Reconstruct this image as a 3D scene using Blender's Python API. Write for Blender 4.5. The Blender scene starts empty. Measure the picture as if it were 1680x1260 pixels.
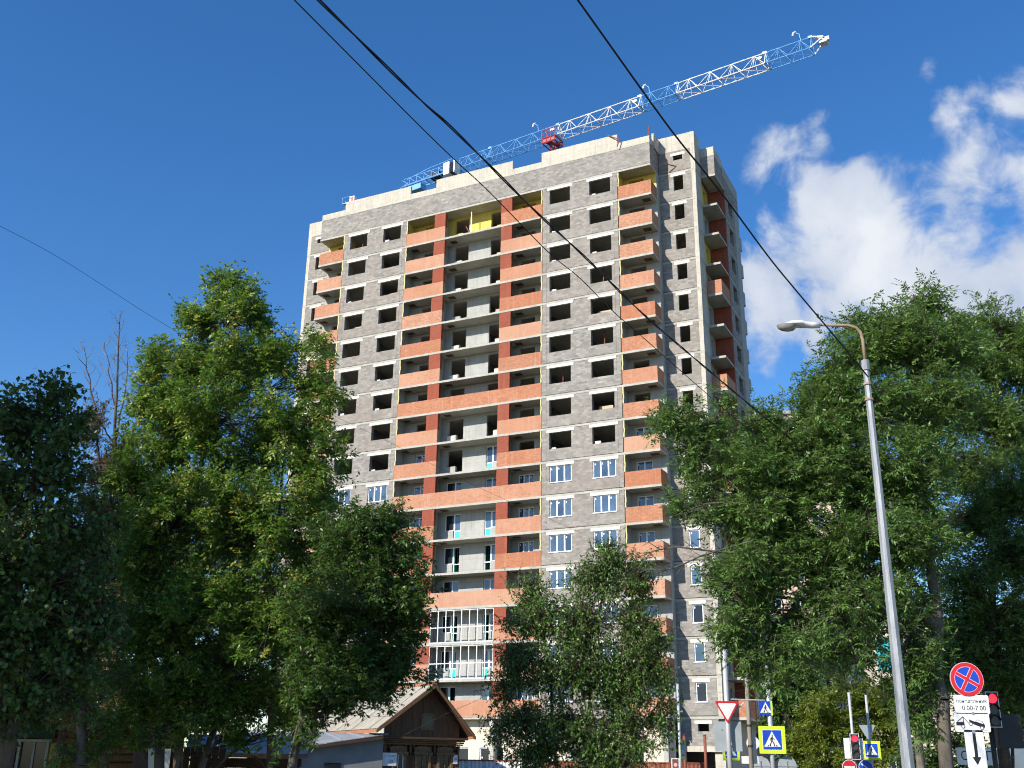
import bpy, bmesh, math, random
import numpy as np
from mathutils import Vector, Matrix

random.seed(7)
RNG = np.random.default_rng(11)
SC = bpy.context.scene
COL = SC.collection
R = math.radians

# ------------------------------------------------------------------ camera
EYE = Vector((0.0, 0.0, 1.6))
F_PX = 1746.5                      # focal length in pixels of a 1680 px wide frame
PITCH, ROLL = R(19.87), R(0.82)
_fwd = Vector((0, math.cos(PITCH), math.sin(PITCH)))
_rt = Vector((1, 0, 0))
_up = _rt.cross(_fwd)
CAM_R = _rt * math.cos(ROLL) + _up * math.sin(ROLL)
CAM_U = _up * math.cos(ROLL) - _rt * math.sin(ROLL)
cam = bpy.data.cameras.new('camera')
cam.sensor_width = 36.0
cam.lens = F_PX / 1680 * 36.0
cam.clip_start = 0.1
cam.clip_end = 4000
camo = bpy.data.objects.new('camera', cam)
COL.objects.link(camo)
M = Matrix((CAM_R, CAM_U, -_fwd)).transposed().to_4x4()
M.translation = EYE
camo.matrix_world = M
SC.camera = camo


def ray(u, v):
    return _fwd + CAM_R * ((u - 840) / F_PX) - CAM_U * ((v - 630) / F_PX)


def at(u, v, y):
    """point of the place seen at (u, v) of the 1680x1260 photograph, y metres in front of the camera"""
    d = ray(u, v)
    return EYE + d * (y / d.y)


# ------------------------------------------------------------------ sky, sun, exposure
SUN_TRAVEL = Vector((0.791, 0.726, -0.64)).normalized()     # direction the sunlight travels
SUN_EL = math.asin(-SUN_TRAVEL.z)
SUN_AZ = math.atan2(-SUN_TRAVEL.x, -SUN_TRAVEL.y) % (2 * math.pi)
SKY_STRENGTH = 0.115
SUN_STRENGTH = 4.2
world = bpy.data.worlds.new('World')
SC.world = world
world.use_nodes = True
WN = world.node_tree
WN.nodes.clear()


def wnode(t, **kw):
    n = WN.nodes.new(t)
    for k, v in kw.items():
        setattr(n, k, v)
    return n


def wmath(op, a, b=None, clamp=False):
    n = wnode('ShaderNodeMath', operation=op)
    n.use_clamp = clamp
    for i, x in enumerate((a, b)):
        if x is None:
            continue
        if isinstance(x, (int, float)):
            n.inputs[i].default_value = x
        else:
            WN.links.new(x, n.inputs[i])
    return n.outputs[0]


def build_world():
    L = WN.links.new
    out = wnode('ShaderNodeOutputWorld')
    bg = wnode('ShaderNodeBackground')
    bg.inputs['Strength'].default_value = SKY_STRENGTH
    L(bg.outputs[0], out.inputs[0])
    sky = wnode('ShaderNodeTexSky', sky_type='NISHITA', sun_disc=False)
    sky.sun_elevation = SUN_EL
    sky.sun_rotation = SUN_AZ
    sky.air_density = 1.0
    sky.dust_density = 0.15
    sky.ozone_density = 3.0
    sky.altitude = 200
    hs = wnode('ShaderNodeHueSaturation')
    hs.inputs['Hue'].default_value = 0.506
    hs.inputs['Saturation'].default_value = SKY_SAT
    hs.inputs['Value'].default_value = SKY_VAL
    L(sky.outputs[0], hs.inputs['Color'])
    tc = wnode('ShaderNodeTexCoord')
    d = tc.outputs['Generated']
    # cumulus bank: soft lumps in the direction they stand in, broken up by fractal noise
    lumps = CLOUDS
    acc = None
    for (u, v, r, a) in lumps:
        c = ray(u, v).normalized()
        sg = r / F_PX * (ray(840, 630).length / ray(u, v).length) * 0.75
        dp = wnode('ShaderNodeVectorMath', operation='DOT_PRODUCT')
        L(d, dp.inputs[0])
        dp.inputs[1].default_value = c
        e = wmath('EXPONENT', wmath('MULTIPLY', wmath('SUBTRACT', dp.outputs['Value'], 1.0), 1.0 / (sg * sg)))
        t = wmath('MULTIPLY', e, a)
        acc = t if acc is None else wmath('ADD', acc, t)
    # warped fractal noise
    n0 = wnode('ShaderNodeTexNoise')
    n0.inputs['Scale'].default_value = 9.0
    n0.inputs['Detail'].default_value = 3.0
    L(d, n0.inputs['Vector'])
    wv = wnode('ShaderNodeVectorMath', operation='MULTIPLY_ADD')
    L(n0.outputs['Color'], wv.inputs[0])
    wv.inputs[1].default_value = (0.07, 0.07, 0.07)
    L(d, wv.inputs[2])
    n1 = wnode('ShaderNodeTexNoise')
    n1.inputs['Scale'].default_value = 12.5
    n1.inputs['Detail'].default_value = 9.0
    n1.inputs['Roughness'].default_value = 0.56
    L(wv.outputs[0], n1.inputs['Vector'])
    fb = n1.outputs['Fac']
    near = wmath('MULTIPLY', acc, 4.0, clamp=True)
    field = wmath('ADD', wmath('MINIMUM', acc, 1.0), wmath('MULTIPLY', wmath('MULTIPLY', wmath('SUBTRACT', fb, 0.5), 3.7), near))
    mr = wnode('ShaderNodeMapRange', interpolation_type='SMOOTHSTEP')
    L(field, mr.inputs['Value'])
    mr.inputs['From Min'].default_value = 0.25
    mr.inputs['From Max'].default_value = 0.98
    mr.clamp = True
    alpha = wmath('MULTIPLY', mr.outputs[0], 0.96)
    # thick parts a little greyer below, sunlit white above
    n2 = wnode('ShaderNodeTexNoise')
    n2.inputs['Scale'].default_value = 9.0
    n2.inputs['Detail'].default_value = 7.0
    L(wv.outputs[0], n2.inputs['Vector'])
    shade = wmath('ADD', wmath('MULTIPLY', field, 0.45), wmath('MULTIPLY', wmath('SUBTRACT', n2.outputs['Fac'], 0.46), 2.2), clamp=True)
    cm = wnode('ShaderNodeMix', data_type='RGBA')
    L(shade, cm.inputs['Factor'])
    k = 1.0 / SKY_STRENGTH
    cm.inputs['A'].default_value = (0.31 * k, 0.36 * k, 0.46 * k, 1)
    cm.inputs['B'].default_value = (0.54 * k, 0.56 * k, 0.59 * k, 1)
    mx = wnode('ShaderNodeMix', data_type='RGBA')
    L(alpha, mx.inputs['Factor'])
    L(hs.outputs[0], mx.inputs['A'])
    L(cm.outputs['Result'], mx.inputs['B'])
    L(mx.outputs['Result'], bg.inputs['Color'])


SKY_SAT, SKY_VAL = 1.28, 1.0
CLOUDS = [  # u, v, radius, weight in photograph pixels; the bank goes on to the right of the frame
    (1340, 222, 36, 0.56), (1275, 272, 52, 0.65), (1330, 290, 40, 0.36), (1408, 292, 48, 0.50), (1330, 360, 66, 0.50), (1400, 350, 58, 0.38),
    (1440, 385, 60, 0.30), (1260, 345, 40, 0.36), (1260, 450, 52, 0.36), (1340, 450, 80, 0.45), (1570, 425, 130, 0.90), (1470, 450, 90, 0.45),
    (1660, 430, 110, 0.72), (1285, 525, 75, 0.70), (1400, 515, 80, 0.41), (1540, 505, 110, 0.54), (1235, 565, 42, 0.45),
    (1558, 172, 44, 1.00), (1520, 118, 22, 0.70), (1672, 162, 42, 0.81), (1600, 235, 50, 0.42), (1590, 295, 50, 0.45), (1650, 300, 60, 0.54),
    (1800, 420, 130, 0.90), (1950, 380, 150, 0.80), (1830, 200, 80, 0.60), (2150, 450, 170, 0.80),
    (2100, 250, 120, 0.60), (2500, 450, 220, 0.80), (3000, 500, 260, 0.80)]
build_world()

sun = bpy.data.lights.new('sun', 'SUN')
sun.energy = SUN_STRENGTH
sun.angle = R(0.5)
sun.color = (1.0, 0.94, 0.85)
suno = bpy.data.objects.new('sun', sun)
COL.objects.link(suno)
suno.rotation_euler = SUN_TRAVEL.to_track_quat('-Z', 'Y').to_euler()
suno.location = (-60, -60, 80)
SC.view_settings.view_transform = 'Standard'
SC.view_settings.look = 'None'
SC.view_settings.exposure = 0.7
SC.view_settings.gamma = 1.0
SC.view_settings.use_curve_mapping = False
SC.cycles.max_bounces = 4
SC.cycles.diffuse_bounces = 2
SC.cycles.glossy_bounces = 1
SC.cycles.transmission_bounces = 2
SC.cycles.use_light_tree = False
SC.cycles.use_denoising = True
SC.cycles.denoising_prefilter = 'ACCURATE'
SC.cycles.pixel_filter_type = 'BLACKMAN_HARRIS'
SC.cycles.filter_width = 1.1
world.cycles.sampling_method = 'MANUAL'
world.cycles.sample_map_resolution = 256

# ------------------------------------------------------------------ materials
MATS = {}


def nmat(name):
    m = bpy.data.materials.new(name)
    m.use_nodes = True
    nt = m.node_tree
    b = nt.nodes['Principled BSDF']
    MATS[name] = m
    return m, nt, b


def coords(nt, rand=True):
    """object coordinates, shifted per object so that copies do not repeat"""
    tc = nt.nodes.new('ShaderNodeTexCoord')
    if not rand:
        return tc.outputs['Object']
    oi = nt.nodes.new('ShaderNodeObjectInfo')
    mu = nt.nodes.new('ShaderNodeVectorMath')
    mu.operation = 'MULTIPLY_ADD'
    cx = nt.nodes.new('ShaderNodeCombineXYZ')
    for i in range(3):
        nt.links.new(oi.outputs['Random'], cx.inputs[i])
    nt.links.new(cx.outputs[0], mu.inputs[0])
    mu.inputs[1].default_value = (61.6, 47.2, 31.2)
    nt.links.new(tc.outputs['Object'], mu.inputs[2])
    return mu.outputs[0]


def noise(nt, vec, scale, detail=4, rough=0.6):
    n = nt.nodes.new('ShaderNodeTexNoise')
    n.inputs['Scale'].default_value = scale
    n.inputs['Detail'].default_value = detail
    n.inputs['Roughness'].default_value = rough
    nt.links.new(vec, n.inputs['Vector'])
    return n.outputs['Fac']


def mixc(nt, fac, a, b, mode='MIX'):
    n = nt.nodes.new('ShaderNodeMix')
    n.data_type = 'RGBA'
    n.blend_type = mode
    for key, x in (('Factor', fac), ('A', a), ('B', b)):
        if isinstance(x, (int, float)):
            n.inputs[key].default_value = x
        elif isinstance(x, tuple):
            n.inputs[key].default_value = x if len(x) == 4 else x + (1,)
        else:
            nt.links.new(x, n.inputs[key])
    return n.outputs['Result']


def mrange(nt, x, a, b, c=0.0, d=1.0):
    n = nt.nodes.new('ShaderNodeMapRange')
    nt.links.new(x, n.inputs['Value'])
    for k, v in zip(('From Min', 'From Max', 'To Min', 'To Max'), (a, b, c, d)):
        n.inputs[k].default_value = v
    return n.outputs[0]


def bump(nt, b, h, strength, dist=0.01):
    n = nt.nodes.new('ShaderNodeBump')
    n.inputs['Strength'].default_value = strength
    n.inputs['Distance'].default_value = dist
    nt.links.new(h, n.inputs['Height'])
    nt.links.new(n.outputs[0], b.inputs['Normal'])


def plain(name, c1, c2=None, scale=2.0, rough=0.8, metal=0.0, bmp=0.0, spec=0.4, stretch=None, fine=None):
    m, nt, b = nmat(name)
    b.inputs['Roughness'].default_value = rough
    b.inputs['Metallic'].default_value = metal
    b.inputs['Specular IOR Level'].default_value = spec
    v = coords(nt)
    if stretch:
        mp = nt.nodes.new('ShaderNodeMapping')
        mp.inputs['Scale'].default_value = stretch
        nt.links.new(v, mp.inputs['Vector'])
        v = mp.outputs[0]
    c2 = c2 or tuple(x * 0.8 for x in c1)
    n = noise(nt, v, scale)
    col = mixc(nt, mrange(nt, n, 0.32, 0.68), c1, c2)
    if fine:
        n2 = noise(nt, v, scale * 9, 3)
        col = mixc(nt, mrange(nt, n2, 0.45, 0.75, 0, fine), col, (0.02, 0.02, 0.02))
    nt.links.new(col, b.inputs['Base Color'])
    if bmp:
        bump(nt, b, noise(nt, v, scale * 6, 5), bmp)
    return m


def masonry(name, bw, bh, mortar, ca, cb, cm, pale=None, pale_amt=0.0, rough=0.9, patch=None, batch=0.25):
    """coursed masonry: the wall plane is (x+y, z)"""
    m, nt, b = nmat(name)
    b.inputs['Roughness'].default_value = rough
    b.inputs['Specular IOR Level'].default_value = 0.2
    v = coords(nt)
    sp = nt.nodes.new('ShaderNodeSeparateXYZ')
    nt.links.new(v, sp.inputs[0])
    ad = nt.nodes.new('ShaderNodeMath')
    nt.links.new(sp.outputs[0], ad.inputs[0])
    nt.links.new(sp.outputs[1], ad.inputs[1])
    cx = nt.nodes.new('ShaderNodeCombineXYZ')
    nt.links.new(ad.outputs[0], cx.inputs[0])
    nt.links.new(sp.outputs[2], cx.inputs[1])
    br = nt.nodes.new('ShaderNodeTexBrick')
    br.inputs['Scale'].default_value = 1.0
    br.inputs['Brick Width'].default_value = bw
    br.inputs['Row Height'].default_value = bh
    br.inputs['Mortar Size'].default_value = mortar
    br.inputs['Mortar Smooth'].default_value = 0.2
    br.inputs['Color1'].default_value = ca + (1,)
    br.inputs['Color2'].default_value = cb + (1,)
    br.inputs['Mortar'].default_value = cm + (1,)
    nt.links.new(cx.outputs[0], br.inputs['Vector'])
    col = br.outputs['Color']
    if patch:                        # single odd pieces, picked out by a second brick lattice of the same bond
        wn = nt.nodes.new('ShaderNodeTexBrick')
        for k in ('Scale', 'Brick Width', 'Row Height'):
            wn.inputs[k].default_value = br.inputs[k].default_value
        wn.inputs['Mortar Size'].default_value = 0.0
        wn.inputs['Color1'].default_value = (0, 0, 0, 1)
        wn.inputs['Color2'].default_value = (1, 1, 1, 1)
        nt.links.new(cx.outputs[0], wn.inputs['Vector'])
        nz = noise(nt, v, 0.55, 3)
        k = nt.nodes.new('ShaderNodeMath')
        k.operation = 'MULTIPLY'
        nt.links.new(mrange(nt, wn.outputs['Color'], 0.80, 0.86), k.inputs[0])
        nt.links.new(mrange(nt, nz, 0.50, 0.62), k.inputs[1])
        col = mixc(nt, k.outputs[0], col, patch)
    if pale:
        oi = nt.nodes.new('ShaderNodeObjectInfo')
        mpp = nt.nodes.new('ShaderNodeMapping')
        mpp.inputs['Scale'].default_value = (1.0, 1.0, 2.2)
        mpp.inputs['Rotation'].default_value = (0.0, 0.45, 0.0)
        nt.links.new(v, mpp.inputs['Vector'])
        n = noise(nt, mpp.outputs[0], 3.4, 8, 0.8)
        lo = mrange(nt, oi.outputs['Random'], 0, 1, 0.32, 0.56)
        s = nt.nodes.new('ShaderNodeMath')
        s.operation = 'SUBTRACT'
        nt.links.new(n, s.inputs[0])
        nt.links.new(lo, s.inputs[1])
        col = mixc(nt, mrange(nt, s.outputs[0], 0.0, 0.09, 0, pale_amt), col, pale)
    big = noise(nt, v, 0.45, 5, 0.7)
    col = mixc(nt, mrange(nt, big, 0.38, 0.68, 0.0, 0.32), col, tuple(x * 0.55 for x in ca))
    oj = nt.nodes.new('ShaderNodeObjectInfo')
    wn2 = nt.nodes.new('ShaderNodeTexWhiteNoise')
    wn2.noise_dimensions = '1D'
    nt.links.new(oj.outputs['Random'], wn2.inputs['W'])
    col = mixc(nt, mrange(nt, wn2.outputs['Value'], 0, 1, 0.0, batch), col, tuple(x * y for x, y in zip(ca, (0.82, 0.66, 0.58))))
    mp2 = nt.nodes.new('ShaderNodeMapping')
    mp2.inputs['Scale'].default_value = (2.6, 2.6, 0.22)
    nt.links.new(v, mp2.inputs['Vector'])
    drip = noise(nt, mp2.outputs[0], 1.3, 5, 0.7)
    col = mixc(nt, mrange(nt, drip, 0.54, 0.72, 0.0, 0.30), col, tuple(min(1, x * 1.45) for x in cm))
    nt.links.new(col, b.inputs['Base Color'])
    bump(nt, b, br.outputs['Fac'], -0.6, 0.008)
    return m


def concrete(name, c, dark, seams=True):
    """cast concrete with shuttering marks and rain streaks"""
    m, nt, b = nmat(name)
    b.inputs['Roughness'].default_value = 0.85
    b.inputs['Specular IOR Level'].default_value = 0.25
    v = coords(nt)
    n = noise(nt, v, 1.1, 6, 0.65)
    col = mixc(nt, mrange(nt, n, 0.35, 0.7), c, dark)
    mp = nt.nodes.new('ShaderNodeMapping')
    mp.inputs['Scale'].default_value = (3.5, 3.5, 0.25)
    nt.links.new(v, mp.inputs['Vector'])
    st = noise(nt, mp.outputs[0], 1.6, 4)
    col = mixc(nt, mrange(nt, st, 0.52, 0.75, 0, 0.45), col, tuple(x * 0.6 for x in dark))
    if seams:
        sp = nt.nodes.new('ShaderNodeSeparateXYZ')
        nt.links.new(v, sp.inputs[0])
        ad = nt.nodes.new('ShaderNodeMath')
        nt.links.new(sp.outputs[0], ad.inputs[0])
        nt.links.new(sp.outputs[1], ad.inputs[1])
        cx = nt.nodes.new('ShaderNodeCombineXYZ')
        nt.links.new(ad.outputs[0], cx.inputs[0])
        nt.links.new(sp.outputs[2], cx.inputs[1])
        br = nt.nodes.new('ShaderNodeTexBrick')
        br.offset = 0.0
        br.inputs['Scale'].default_value = 1
        br.inputs['Brick Width'].default_value = 1.22
        br.inputs['Row Height'].default_value = 0.95
        br.inputs['Mortar Size'].default_value = 0.018
        nt.links.new(cx.outputs[0], br.inputs['Vector'])
        col = mixc(nt, mrange(nt, br.outputs['Fac'], 0, 1, 0, 0.35), col, tuple(x * 0.5 for x in dark))
    nt.links.new(col, b.inputs['Base Color'])
    bump(nt, b, noise(nt, v, 14, 4), 0.15)
    return m


def leafmat(name, cols, trans=0.35, rough=0.42):
    """leaf with its own tint per leaf (mesh attribute), light passing through"""
    m, nt, b = nmat(name)
    out = nt.nodes['Material Output']
    at_ = nt.nodes.new('ShaderNodeAttribute')
    at_.attribute_name = 'tint'
    cr = nt.nodes.new('ShaderNodeValToRGB')
    e = cr.color_ramp.elements
    e[0].position, e[0].color = cols[0][0], cols[0][1] + (1,)
    e[1].position, e[1].color = cols[-1][0], cols[-1][1] + (1,)
    for p_, c in cols[1:-1]:
        x = e.new(p_)
        x.color = c + (1,)
    nt.links.new(at_.outputs['Fac'], cr.inputs[0])
    nt.links.new(cr.outputs[0], b.inputs['Base Color'])
    b.inputs['Roughness'].default_value = rough
    b.inputs['Specular IOR Level'].default_value = 0.45
    tr = nt.nodes.new('ShaderNodeBsdfTranslucent')
    hs = nt.nodes.new('ShaderNodeHueSaturation')
    hs.inputs['Hue'].default_value = 0.48
    hs.inputs['Saturation'].default_value = 1.05
    hs.inputs['Value'].default_value = 1.4
    nt.links.new(cr.outputs[0], hs.inputs['Color'])
    nt.links.new(hs.outputs[0], tr.inputs['Color'])
    mx = nt.nodes.new('ShaderNodeMixShader')
    mx.inputs[0].default_value = trans
    nt.links.new(b.outputs[0], mx.inputs[1])
    nt.links.new(tr.outputs[0], mx.inputs[2])
    nt.links.new(mx.outputs[0], out.inputs[0])
    return m


concrete('concrete_pale', (0.54, 0.50, 0.41), (0.42, 0.39, 0.33))
concrete('concrete_slab', (0.46, 0.44, 0.38), (0.34, 0.33, 0.29), seams=False)
concrete('concrete_plaster', (0.40, 0.40, 0.37), (0.33, 0.33, 0.31))
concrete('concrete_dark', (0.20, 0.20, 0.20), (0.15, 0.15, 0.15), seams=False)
masonry('block_grey', 0.40, 0.20, 0.014, (0.345, 0.323, 0.290), (0.195, 0.184, 0.166), (0.228, 0.214, 0.193),
        patch=(0.38, 0.355, 0.31))
masonry('brick_orange', 0.26, 0.077, 0.011, (0.47, 0.188, 0.092), (0.29, 0.096, 0.050), (0.44, 0.30, 0.21),
        pale=(0.56, 0.37, 0.26), pale_amt=0.62, batch=0.45)
masonry('brick_red', 0.26, 0.077, 0.008, (0.320, 0.084, 0.048), (0.235, 0.060, 0.036), (0.29, 0.12, 0.08))
plain('lintel_white', (0.70, 0.68, 0.60), (0.60, 0.58, 0.52), 3, bmp=0.1)
plain('insulation_yellow', (0.66, 0.52, 0.10), (0.58, 0.45, 0.10), 1.5)
plain('insulation_pale', (0.70, 0.62, 0.30), (0.55, 0.48, 0.22), 4)
plain('pvc_white', (0.80, 0.81, 0.82), (0.76, 0.77, 0.78), 4, rough=0.35)
plain('glass_blue', (0.085, 0.145, 0.230), (0.030, 0.055, 0.095), 0.35, rough=0.06, spec=0.8)
plain('glass_dark', (0.020, 0.026, 0.035), (0.012, 0.016, 0.022), 0.7, rough=0.12, spec=0.35)
plain('turquoise', (0.02, 0.58, 0.47), (0.02, 0.50, 0.42), 2, rough=0.4)
plain('turquoise_dark', (0.01, 0.26, 0.19), (0.01, 0.22, 0.17), 2, rough=0.4)
plain('aluminium', (0.62, 0.64, 0.66), (0.52, 0.54, 0.56), 5, rough=0.4, metal=0.3)
plain('crane_blue', (0.16, 0.38, 0.70), (0.12, 0.32, 0.62), 1.5, rough=0.5)
plain('crane_white', (0.78, 0.77, 0.74), (0.66, 0.64, 0.60), 1.5, rough=0.5)
plain('crane_red', (0.36, 0.035, 0.045), (0.27, 0.03, 0.035), 3, rough=0.5)
plain('black_cable', (0.012, 0.012, 0.014), (0.02, 0.02, 0.022), 3, rough=0.6)
plain('galvanised', (0.36, 0.375, 0.39), (0.22, 0.23, 0.245), 3.5, rough=0.55, metal=0.35, stretch=(6, 6, 0.7), fine=0.25)
plain('frame_grey', (0.42, 0.42, 0.40), (0.30, 0.30, 0.28), 6, rough=0.7)  # log house window frame, white toned down to an uneven grey
plain('pole_paint', (0.50, 0.51, 0.52), (0.40, 0.41, 0.42), 2.0, rough=0.5, metal=0.2, stretch=(5, 5, 0.6))
plain('rusty_pipe', (0.36, 0.285, 0.185), (0.25, 0.175, 0.10), 9, rough=0.7, fine=0.2)
plain('rust_red', (0.27, 0.08, 0.045), (0.18, 0.06, 0.035), 5, rough=0.8)
plain('lamp_white', (0.74, 0.74, 0.72), (0.60, 0.60, 0.58), 7, rough=0.45)
plain('lamp_glass', (0.34, 0.34, 0.31), (0.26, 0.26, 0.24), 9, rough=0.12, spec=0.7)
plain('sign_red', (0.62, 0.02, 0.035), (0.52, 0.02, 0.03), 3, rough=0.4)
plain('sign_blue', (0.012, 0.075, 0.52), (0.012, 0.06, 0.42), 3, rough=0.4)
plain('sign_white', (0.78, 0.78, 0.77), (0.68, 0.68, 0.66), 3, rough=0.45)
plain('sign_lime', (0.62, 0.80, 0.04), (0.56, 0.72, 0.04), 2, rough=0.45)
plain('sign_black', (0.015, 0.015, 0.017), (0.02, 0.02, 0.02), 3, rough=0.5)
plain('sign_pink', (0.80, 0.45, 0.50), (0.72, 0.40, 0.45), 3, rough=0.5)
plain('sign_back', (0.40, 0.45, 0.47), (0.34, 0.38, 0.40), 2.5, rough=0.5, metal=0.2)
plain('lens_dark', (0.06, 0.06, 0.06), (0.04, 0.04, 0.04), 8, rough=0.25)
plain('signal_body', (0.02, 0.02, 0.022), (0.03, 0.03, 0.03), 3, rough=0.5)
plain('bark_grey', (0.16, 0.135, 0.105), (0.065, 0.055, 0.045), 5, rough=0.95, bmp=0.9, stretch=(1, 1, 0.35), fine=0.6)
plain('bark_brown', (0.13, 0.09, 0.06), (0.055, 0.04, 0.028), 5, rough=0.95, bmp=0.9, stretch=(1, 1, 0.35), fine=0.6)
plain('twig_pale', (0.26, 0.22, 0.17), (0.17, 0.14, 0.11), 5, rough=0.9)
plain('wood_pole', (0.30, 0.265, 0.21), (0.20, 0.175, 0.14), 3, rough=0.9, stretch=(6, 6, 0.4), bmp=0.4)
plain('wood_dark', (0.115, 0.060, 0.030), (0.065, 0.034, 0.018), 3, rough=0.85, stretch=(0.5, 5, 5), bmp=0.5)
plain('wood_brown', (0.20, 0.105, 0.05), (0.12, 0.06, 0.03), 3, rough=0.85, stretch=(5, 5, 0.5), bmp=0.5)
plain('wood_carved', (0.27, 0.165, 0.080), (0.15, 0.09, 0.045), 6, rough=0.85, bmp=0.5)
plain('wood_cream', (0.55, 0.47, 0.33), (0.42, 0.34, 0.22), 3, rough=0.8, stretch=(5, 5, 0.5))
plain('shutter_ochre', (0.42, 0.27, 0.06), (0.32, 0.20, 0.05), 3, rough=0.7)
plain('board_green', (0.012, 0.065, 0.035), (0.010, 0.045, 0.025), 2, rough=0.7)
plain('roof_beige', (0.42, 0.385, 0.31), (0.30, 0.27, 0.215), 1.6, rough=0.65, stretch=(0.5, 2.5, 0.5), fine=0.25)
plain('roof_bluish', (0.33, 0.36, 0.385), (0.24, 0.26, 0.28), 1.6, rough=0.5, metal=0.2)
plain('roof_rust', (0.38, 0.17, 0.08), (0.28, 0.12, 0.06), 4, rough=0.7)
plain('plaster_grey', (0.28, 0.28, 0.26), (0.21, 0.21, 0.20), 1.2, rough=0.9, bmp=0.3)
plain('plaster_cream', (0.68, 0.60, 0.46), (0.58, 0.51, 0.40), 0.8, rough=0.9)
plain('plaster_pink', (0.62, 0.47, 0.38), (0.54, 0.41, 0.33), 0.8, rough=0.9)
plain('panel_teal', (0.02, 0.45, 0.47), (0.02, 0.38, 0.40), 1, rough=0.5)
plain('asphalt', (0.055, 0.055, 0.057), (0.040, 0.040, 0.042), 3, rough=0.9, bmp=0.4)
plain('paving', (0.26, 0.25, 0.24), (0.20, 0.19, 0.18), 2, rough=0.9)
plain('kerb_stone', (0.34, 0.33, 0.32), (0.26, 0.25, 0.24), 2, rough=0.9)
plain('soil_grass', (0.075, 0.085, 0.035), (0.10, 0.08, 0.05), 0.8, rough=1.0, bmp=0.5)
plain('paint_white', (0.75, 0.75, 0.73), (0.6, 0.6, 0.58), 3, rough=0.7)
m_, nt_, b_ = nmat('signal_red_lit')
b_.inputs['Base Color'].default_value = (0.6, 0.02, 0.03, 1)
b_.inputs['Emission Color'].default_value = (1.0, 0.03, 0.06, 1)
b_.inputs['Emission Strength'].default_value = 1.1
G = (0.0, 0.0, 0.0)
leafmat('leaf_maple', [(0.0, (0.065, 0.148, 0.027)), (0.55, (0.119, 0.228, 0.034)), (0.86, (0.185, 0.295, 0.038)),
                       (0.94, (0.500, 0.500, 0.085)), (1.0, (0.500, 0.500, 0.173))], 0.40)
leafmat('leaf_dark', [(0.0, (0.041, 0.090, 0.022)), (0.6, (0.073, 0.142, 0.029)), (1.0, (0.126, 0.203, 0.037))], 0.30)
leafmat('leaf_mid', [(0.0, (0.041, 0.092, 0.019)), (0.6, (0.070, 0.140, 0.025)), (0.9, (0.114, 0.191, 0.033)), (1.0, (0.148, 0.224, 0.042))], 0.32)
leafmat('leaf_ash', [(0.0, (0.077, 0.154, 0.040)), (0.6, (0.131, 0.232, 0.055)), (1.0, (0.225, 0.323, 0.089))], 0.36)
leafmat('leaf_birch', [(0.0, (0.064, 0.147, 0.028)), (0.6, (0.110, 0.218, 0.041)), (0.96, (0.171, 0.281, 0.059)),
                       (1.0, (0.490, 0.500, 0.174))], 0.25, 0.42)
leafmat('leaf_willow', [(0.0, (0.083, 0.132, 0.017)), (0.6, (0.149, 0.198, 0.022)), (1.0, (0.286, 0.275, 0.039))], 0.35)
leafmat('leaf_brown', [(0.0, (0.13, 0.105, 0.035)), (0.6, (0.19, 0.15, 0.055)), (1.0, (0.26, 0.19, 0.08))], 0.25)


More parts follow.
